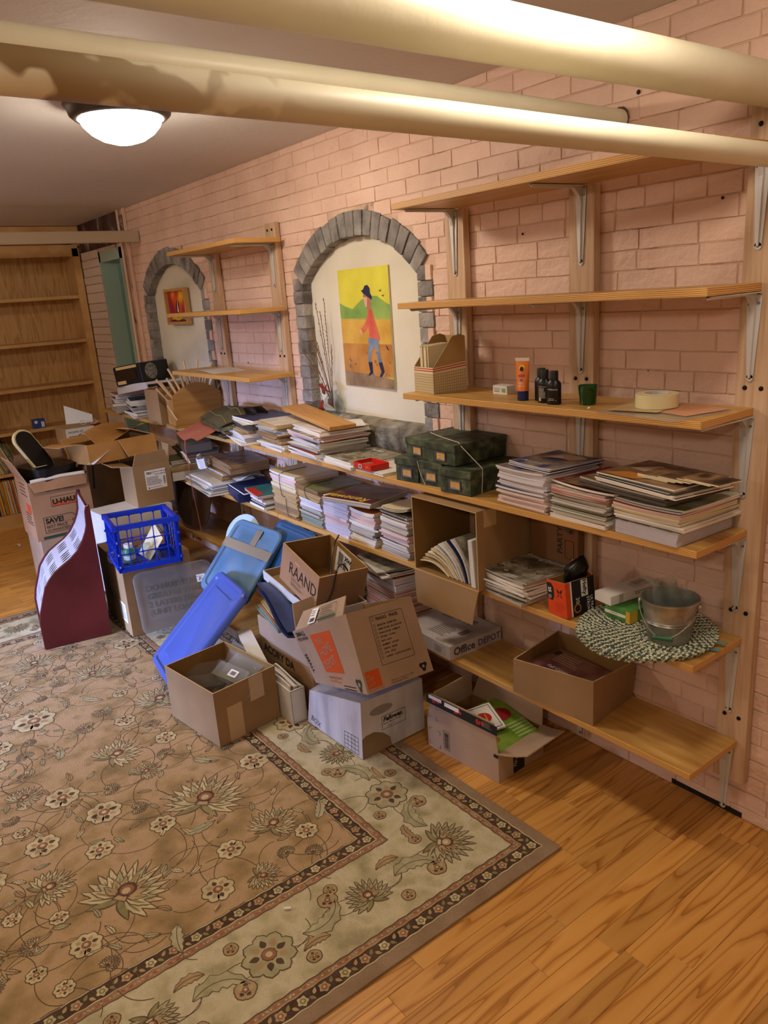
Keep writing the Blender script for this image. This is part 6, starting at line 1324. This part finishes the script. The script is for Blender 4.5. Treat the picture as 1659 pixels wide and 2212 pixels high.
def crate_loc(x, y, z): return Vector((-3.392, 1.088, .380))+Matrix.Rotation(radians(-8.6), 3, 'Z') @ Vector((x, y, z))
o = MB().slab(lambda u, v: (.15*u, .01+.03*v, .16*v*(1-.3*u)), 4, 4, .001).build('cream_paper', CV['manila'], None, crate_loc(-.10, -.02, .010), (radians(-25), 0, 0)); tag(o, 'cream paper standing inside the blue crate', 'paper')
jt = thing('supplement_bottle', 'small bottle with green and white label inside the blue crate', 'bottle', crate_loc(.01, -.07, .012), (0, 0, 10))
MB().lathe([(0, 0), (.025, 0), (.026, .003), (.026, .055), (.018, .065), (.018, .068), (0, .068)], 20).build('bottle_body', mat('green_label', '1E7A5A', .4), jt, smooth=True); MB().lathe([(0, .066), (.020, .066), (.020, .084), (0, .085)], 20).build('cap', WCARD, jt, smooth=True); MB().lathe([(.0265, .012), (.0265, .032)], 20).build('white_label', WHITE, jt)
for i, (x, y, rx, rz) in enumerate(((-.02, -.10, 80, 30), (.05, -.06, 85, -40), (.07, .03, 70, 60), (-.06, .05, 88, 10))):
    o = MB().lathe([(0, 0), (.027, 0), (.029, .003), (.029, .05), (.024, .058), (.024, .066), (.022, .066), (.022, .057), (.0265, .049), (.0265, .004), (0, .003)], 24).build('glass_jar', JARG, None, crate_loc(x, y, .036), (radians(rx), 0, radians(rz)), smooth=True); tag(o, ('small clear jar lying at the front of the blue crate', 'small clear jar lying at the right front of the blue crate', 'small clear jar tipped at the back right of the blue crate', 'small clear jar lying at the back left of the blue crate')[i], 'jar')
wr_ = MB()
for i in range(7): wr_.tube([crate_loc(-.08+.025*i, .09, .13), crate_loc(-.08+.025*i, .095, .155)], .0012, 5)
wr_.tube([crate_loc(-.09, .09, .13), crate_loc(.09, .09, .125)], .0018, 6); wr_.tube([crate_loc(-.09, .095, .155), crate_loc(.09, .095, .15)], .0018, 6)
o = wr_.build('wire_rack', BLACK); tag(o, 'black wire file rack along the back of the blue crate', 'rack')
# maroon perforated rack
MAR = mat('maroon_lacquer', '551A1C', .42, ramp=[(.35, '4B1517'), (.65, '5E2022')], scale=4, coat=.2); RIM = mat('maroon_edge', '6E3034', .45)
rx_ = thing('magazine_rack', 'maroon wooden rack with curved white perforated metal front', 'rack', (-3.602, .623, RZ-.0005), (0, 0, -9.8))
# local: x' runs from panel to panel (towards -x), y' away from the open room
S_ = [(0, 0), (.0, .13), (.010, .18), (.026, .225), (.05, .295), (.075, .33), (.105, .362), (.145, .388), (.18, .41), (.215, .440), (.245, .485), (.262, .52), (.272, .55), (.275, .585), (.277, .615), (.284, .638), (.297, .648), (.303, .645), (.303, .60), (.300, 0)]
for x in (0, -.372):
    T_ = Matrix(((0, 0, 1, x), (1, 0, 0, 0), (0, 1, 0, 0), (0, 0, 0, 1))); MB().prism(S_, -.009, .009, 0, T_).build('side_panel', [MAR], rx_, bevel=.0025)
SH_M = mat('white_enamel_sheet', 'C9C8D2', .3, .1, coat=.4)
curve = S_[:16]; L_ = [0]
for i in range(1, len(curve)): L_.append(L_[-1]+math.hypot(curve[i][0]-curve[i-1][0], curve[i][1]-curve[i-1][1]))
def cpos(s_):
    s_ = max(0, min(L_[-1], s_)); i = max(j for j in range(len(L_)) if L_[j] <= s_+1e-9); i = min(i, len(L_)-2); q = (s_-L_[i])/(L_[i+1]-L_[i])
    return curve[i][0]*(1-q)+curve[i+1][0]*q, curve[i][1]*(1-q)+curve[i+1][1]*q
NX, NS = 118, 210; dxx = .354/NX; dss = L_[-1]/NS; sheetm = MB(); vid = {}
def hole(ix, js):
    x = (ix+.5)*dxx; s_ = (js+.5)*dss
    if s_ < .09 or s_ > .575: return False
    q = x-.030 if x < .18 else x-.200
    if q < 0 or q > .124: return False
    col_ = q % .031; row = (s_-.09) % .0808
    return ((row-.0404-(col_-.0155)*.6)/.027)**2+((col_-.0155)/.0098)**2 < 1
def vtx(i, j):
    if (i, j) not in vid:
        y, z = cpos(j*dss); vid[(i, j)] = len(sheetm.v); sheetm.v.append(Vector((-.009-i*dxx, y+.009, z)))
    return vid[(i, j)]
for i in range(NX):
    for j in range(NS):
        if not hole(i, j): sheetm.f.append([vtx(i, j), vtx(i, j+1), vtx(i+1, j+1), vtx(i+1, j)]); sheetm.m.append(0)
so = sheetm.build('perforated_sheet', SH_M, rx_, smooth=True); sm_ = so.modifiers.new('t', 'SOLIDIFY'); sm_.thickness = .0015
MB().box((-.186, .296, .31), (.354, .006, .60)).build('back_sheet', [mat('rack_inner_grey', '5E6070', .5)], rx_)
MB().tube([(-.012, .289, .645), (-.36, .289, .645)], .006, 8).build('top_rail', MAR, rx_, smooth=True)
# =================================================================== FAR LEFT BOXES
u1, f_, _ = carton('cardboard_box', 'plain pale brown box under the box printed with a rental logo', 'box', (-4.455, .995, .0005), (0, 0, 0), (.31, .32, .330), mo=CARDL, open_=False)
uh, f_, P_ = carton('moving_box', 'open brown moving box printed SAVE! on a price tag, holding a black machine', 'box', (-4.450, .980, .3315), (0, 0, 0), (.30, .315, .325), mo=CARDP, flaps=[('front', .13, 24), ('back', .12, 5), ('left', .11, 10), ('right', .06, 150)])
k = f_('right'); W_ = k.W
k.frame(.10, .175, .145, .055, .0022, INK); k.rect(.105, .178, .135, .018, mat('orange_red_print', 'C4512E', .6), 1); k.text('U-HAUL', .108, .188, .038, INK, 2, bold=.05); k.text('EASY-TO-LIFT HANDLES', .085, .262, .0135, INK, 0, bold=.03)
k.poly([(.045, .035), (.19, .035), (.22, .065), (.22, .10), (.195, .125), (.045, .125)], INK); k.poly([(.048, .038), (.188, .038), (.2165, .066), (.2165, .099), (.194, .122), (.048, .122)], CARDP, 1); k.disc(.20, .083, .008, INK, 2); k.disc(.20, .083, .004, CARDP, 3)
k.text('SAVE!', .055, .090, .038, INK, 2, bold=.05); k.rect(.055, .084, .13, .0015, INK, 2); k.text('BEST PRICE', .055, .062, .022, INK, 2, bold=.02); k.text('GUARANTEED*', .055, .043, .019, INK, 2, bold=.02); k.lines(.235, .12, .06, 6, .014, INK, 1, t=.55); k.rect(.03, .004, .26, .016, GREENI, 0); k.done(uh)
k = f_('front'); k.rect(.18, .15, .10, .05, mat('orange_red_print'), 0); k.lines(.14, .14, .14, 5, .014, INK, 0); k.lines(.1, .3, .16, 4, .02, INKF, 0); k.done(uh)
o = MB().tube([(-4.296, .84, .662), (-4.296, 1.0, .668), (-4.296, 1.12, .664)], .010, 10).build('rolled_sheet', WHITE, smooth=True); tag(o, 'rolled white sheet along the rim of the box holding the black machine', 'paper roll')
bm = thing('black_machine', 'glossy black desk machine with upright paddle lid in the moving box', 'appliance', (-4.43, .965, .535), (0, 0, 14))
bm.scale = (1.32, 1.32, 1.32)
def body_(u, v):
    a_ = u*2*pi; rx = .085*(1+.25*v); ry = .085*(1+.15*v); q = 4; c, s_ = cos(a_), sin(a_); f = (abs(c)**q+abs(s_)**q)**(-1/q)
    return (rx*c*f, ry*s_*f, .01+.13*v)
mb = MB().grid(body_, 32, 6); tp_ = [body_(i/32, 1) for i in range(32)]; mb.add([Vector(p)+Vector((0, 0, .0)) for p in tp_], [tuple(range(32))]); mb.build('machine_body', BLACK, bm, smooth=True, bevel=.004)
pdm = Matrix.Translation((.02, -.015, .135)) @ Matrix.Rotation(radians(-22), 4, 'Y') @ Matrix.Rotation(radians(20), 4, 'X')
pad = [(.044*cos(q), .075+.058*(1 if sin(q) > 0 else -1)*1.0+.044*sin(q)) for q in [2*pi*i/28 for i in range(28)]]
TM = pdm @ Matrix(((0, 0, 1, 0), (1, 0, 0, 0), (0, 1, 0, 0), (0, 0, 0, 1)))
MB().prism(pad, -.012, .006, 0, TM).build('paddle_rim', [mat('ivory_plastic', 'D8CFA0', .35)], bm, bevel=.003); MB().prism([(p[0]*.88, .075+(p[1]-.075)*.95-.004) for p in pad], .006, .010, 0, TM).build('paddle', [BLACK], bm, bevel=.002)
k = Ink((-.06, -.09, .1405), (.09, -.09, .1405), (.09, .09, .1405), (-.06, .09, .1405), .001); k.rect(.07, .03, .03, .045, WHITE); k.disc(.04, .04, .003, WHITE); k.disc(.04, .055, .003, WHITE); k.done(bm, 'control_marks')
MB().tube([(.03, .09, .14), (.05, .14, .17), (.06, .17, .10), (.05, .165, .0)], .004, 8).build('power_cord', BLACK, bm, smooth=True)
# white box, rolls box, wide open box
wb, f_, _ = carton('white_box', 'tall white carton behind the blue crate', 'box', (-4.08, 1.27, .0005), (0, 0, 4), (.27, .36, .473), mo=WCARD, open_=False)
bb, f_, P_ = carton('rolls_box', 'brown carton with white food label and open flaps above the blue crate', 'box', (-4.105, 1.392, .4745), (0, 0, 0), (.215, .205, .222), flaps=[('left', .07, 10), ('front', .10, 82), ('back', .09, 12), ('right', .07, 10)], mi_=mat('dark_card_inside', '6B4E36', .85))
bb.children[-1].data.update() if bb.children else None
k = f_('right'); k.rect(.060, .085, .115, .105, WHITE); k.text('7801', .066, .168, .019, INK, 1, bold=.03); k.text('MP BUTTERFLAKE', .106, .174, .0095, INK, 1, bold=.02); k.text('ROLLS BAKED', .112, .160, .0105, INK, 1, bold=.02); k.lines(.066, .150, .085, 7, .0068, INK, 1, t=.4); k.barcode(.158, .105, .012, .045, INK, 1, horiz=True); k.disc(.074, .094, .004, INK, 1); k.lines(.082, .094, .08, 1, .007, INK, 1); k.done(bb)
wd, f_, P_ = carton('wide_open_box', 'wide shallow torn open carton above the food label box', 'box', (-4.30, 1.29, .712), (0, -5, 4), (.34, .38, .105), flaps=[('left', .14, 96, (0, 1), -30), ('front', .13, 75, (0, .95), 25), ('right', .11, 150, (.45, 1)), ('back', .14, -68)], mo=mat('orange_cardboard', 'A87840', .8, ramp=[(.3, '986A34'), (.7, 'B4864C')], scale=5, bump=.3, bscale=16))
o = MB().slab(lambda u, v: (.20*(u-.5)+.0*v, .30*(v-.5), .03*sin(u*5+v*3)), 8, 8, .002).build('kraft_sheet', MATS['orange_cardboard'], None, (-4.28, 1.30, .855), (radians(4), radians(6), radians(18))); tag(o, 'torn flat piece of brown card lying over the wide open carton', 'cardboard')
o = MB().slab(lambda u, v: (.10*(u-.5), .05*(v-.5)-.05*u, -.05*u+.006*sin(v*6)), 6, 4, .001).build('paper_sheet', mat('blueish_white_paper', 'D4D8E0', .6), None, (-4.12, 1.18, .79), (radians(10), 0, radians(-50))); tag(o, 'white printed sheet sliding out of the wide open carton', 'paper')
sb_, f_, _ = carton('storage_box', 'brown carton stacked on the floor behind the box holding the black machine', 'box', (-4.93, 1.27, .0005), (0, 0, 0), (.40, .42, .700), open_=False, mo=CARDD)
wp, f_, _ = carton('printed_white_box', 'box with white printed end standing behind the black machine', 'box', (-4.93, 1.275, .7015), (0, 0, 0), (.24, .17, .135), open_=False)
k = f_('right'); k.rect(0, 0, k.W, k.H, WHITE); k.text('PACKING LIST', .015, .108, .014, INK, 1, bold=.02); k.lines(.015, .085, .12, 6, .012, INK, 1, t=.3); k.done(wp)
o = MB().slab(lambda u, v: (.16*(u-.5), .02*v, .12*v*(1-.6*u)), 5, 4, .001).build('paper_sheet', mat('blueish_white_paper'), None, (-5.00, 1.33, .838), (radians(-12), 0, radians(70))); tag(o, 'white sheet of paper standing on the printed white box', 'paper')
gl = thing('eyeglasses', 'pair of metal rimmed glasses on the box behind the white sheet', 'glasses', (-4.84, 1.44-.1, .842), (0, 0, 60))
for s_ in (-1, 1):
    MB().tube([(s_*.03+.02*cos(2*pi*i/16), .0, .018+.015*sin(2*pi*i/16)) for i in range(16)], .0016, 6, closed=True).build('rim', STEEL, gl); MB().tube([(s_*.05, 0, .02), (s_*.055, .05, .018), (s_*.05, .10, .01)], .0014, 6).build('temple', STEEL, gl)
MB().tube([(-.010, 0, .02), (0, .002, .024), (.010, 0, .02)], .0014, 6).build('bridge', STEEL, gl)
# records and a small box in the bookcase
R6 = random.Random(21)
def records(z, h_, ys, cols, label, group, lean):
    y = ys[0]; i = 0
    while y < ys[1]:
        t = R6.uniform(.005, .012); c = cols[R6.randrange(len(cols))]
        o = MB().box((0, 0, h_/2), (.22, t*.9, h_*R6.uniform(.96, 1))).build('record_sleeve', [c], None, (-6.195+R6.uniform(-.004, .006), y, z+.001), (radians(lean), 0, 0)); tag(o, label, 'record', group); y += t*(1.05 if lean < 12 else 1.12); i += 1
sl2 = [CV[c] for c in ('pale', 'tan', 'white', 'olive', 'dark', 'manila', 'grey')]
records(.405, .235, (.80, 1.17), sl2, 'leaning record sleeve on the fourth-from-top row of the bookcase', 'leaning records in the bookcase', 20)
records(.10, .255, (.74, 1.12), [CV[c] for c in ('tan', 'orange', 'brown', 'pale', 'dark', 'gold') if c in CV], 'upright record sleeve on the bottom shelf of the bookcase', 'upright records on the bottom bookcase shelf', 3)
t_, f_, _ = carton('blue_carton', 'small blue and white carton alone on a bookcase shelf', 'box', (-6.12, 1.335, .7015), (0, 0, 0), (.05, .085, .065), mo=mat('blue_carton_card', '2A4A9A', .5), open_=False, body='carton_body')
k = f_('right'); k.rect(.055, .005, .022, .04, WHITE); k.disc(.02, .045, .012, WHITE, 0); k.done(t_)
o = MB().slab(lambda u, v: (.05*u, .02*v+.02*sin(u*4), .006*sin(u*6)+.002), 6, 2, .001).build('paper_scrap', WHITE, None, (-5.55, .90, .002), (0, 0, .6)); tag(o, 'white scrap of paper on the wooden floor before the bookcase', 'scrap')
for i, (x, y, l, m) in enumerate(((-1.475, .685, .018, WHITE), (-1.60, .55, .022, CV['tan']))):
    o = MB().box((0, 0, .002), (l, .005, .003)).build('lint', m, None, (x, y, .0115), (0, 0, 1+i*1.1)); tag(o, ('white scrap on the rug border', 'straw coloured splinter on the rug border')[i], 'scrap')
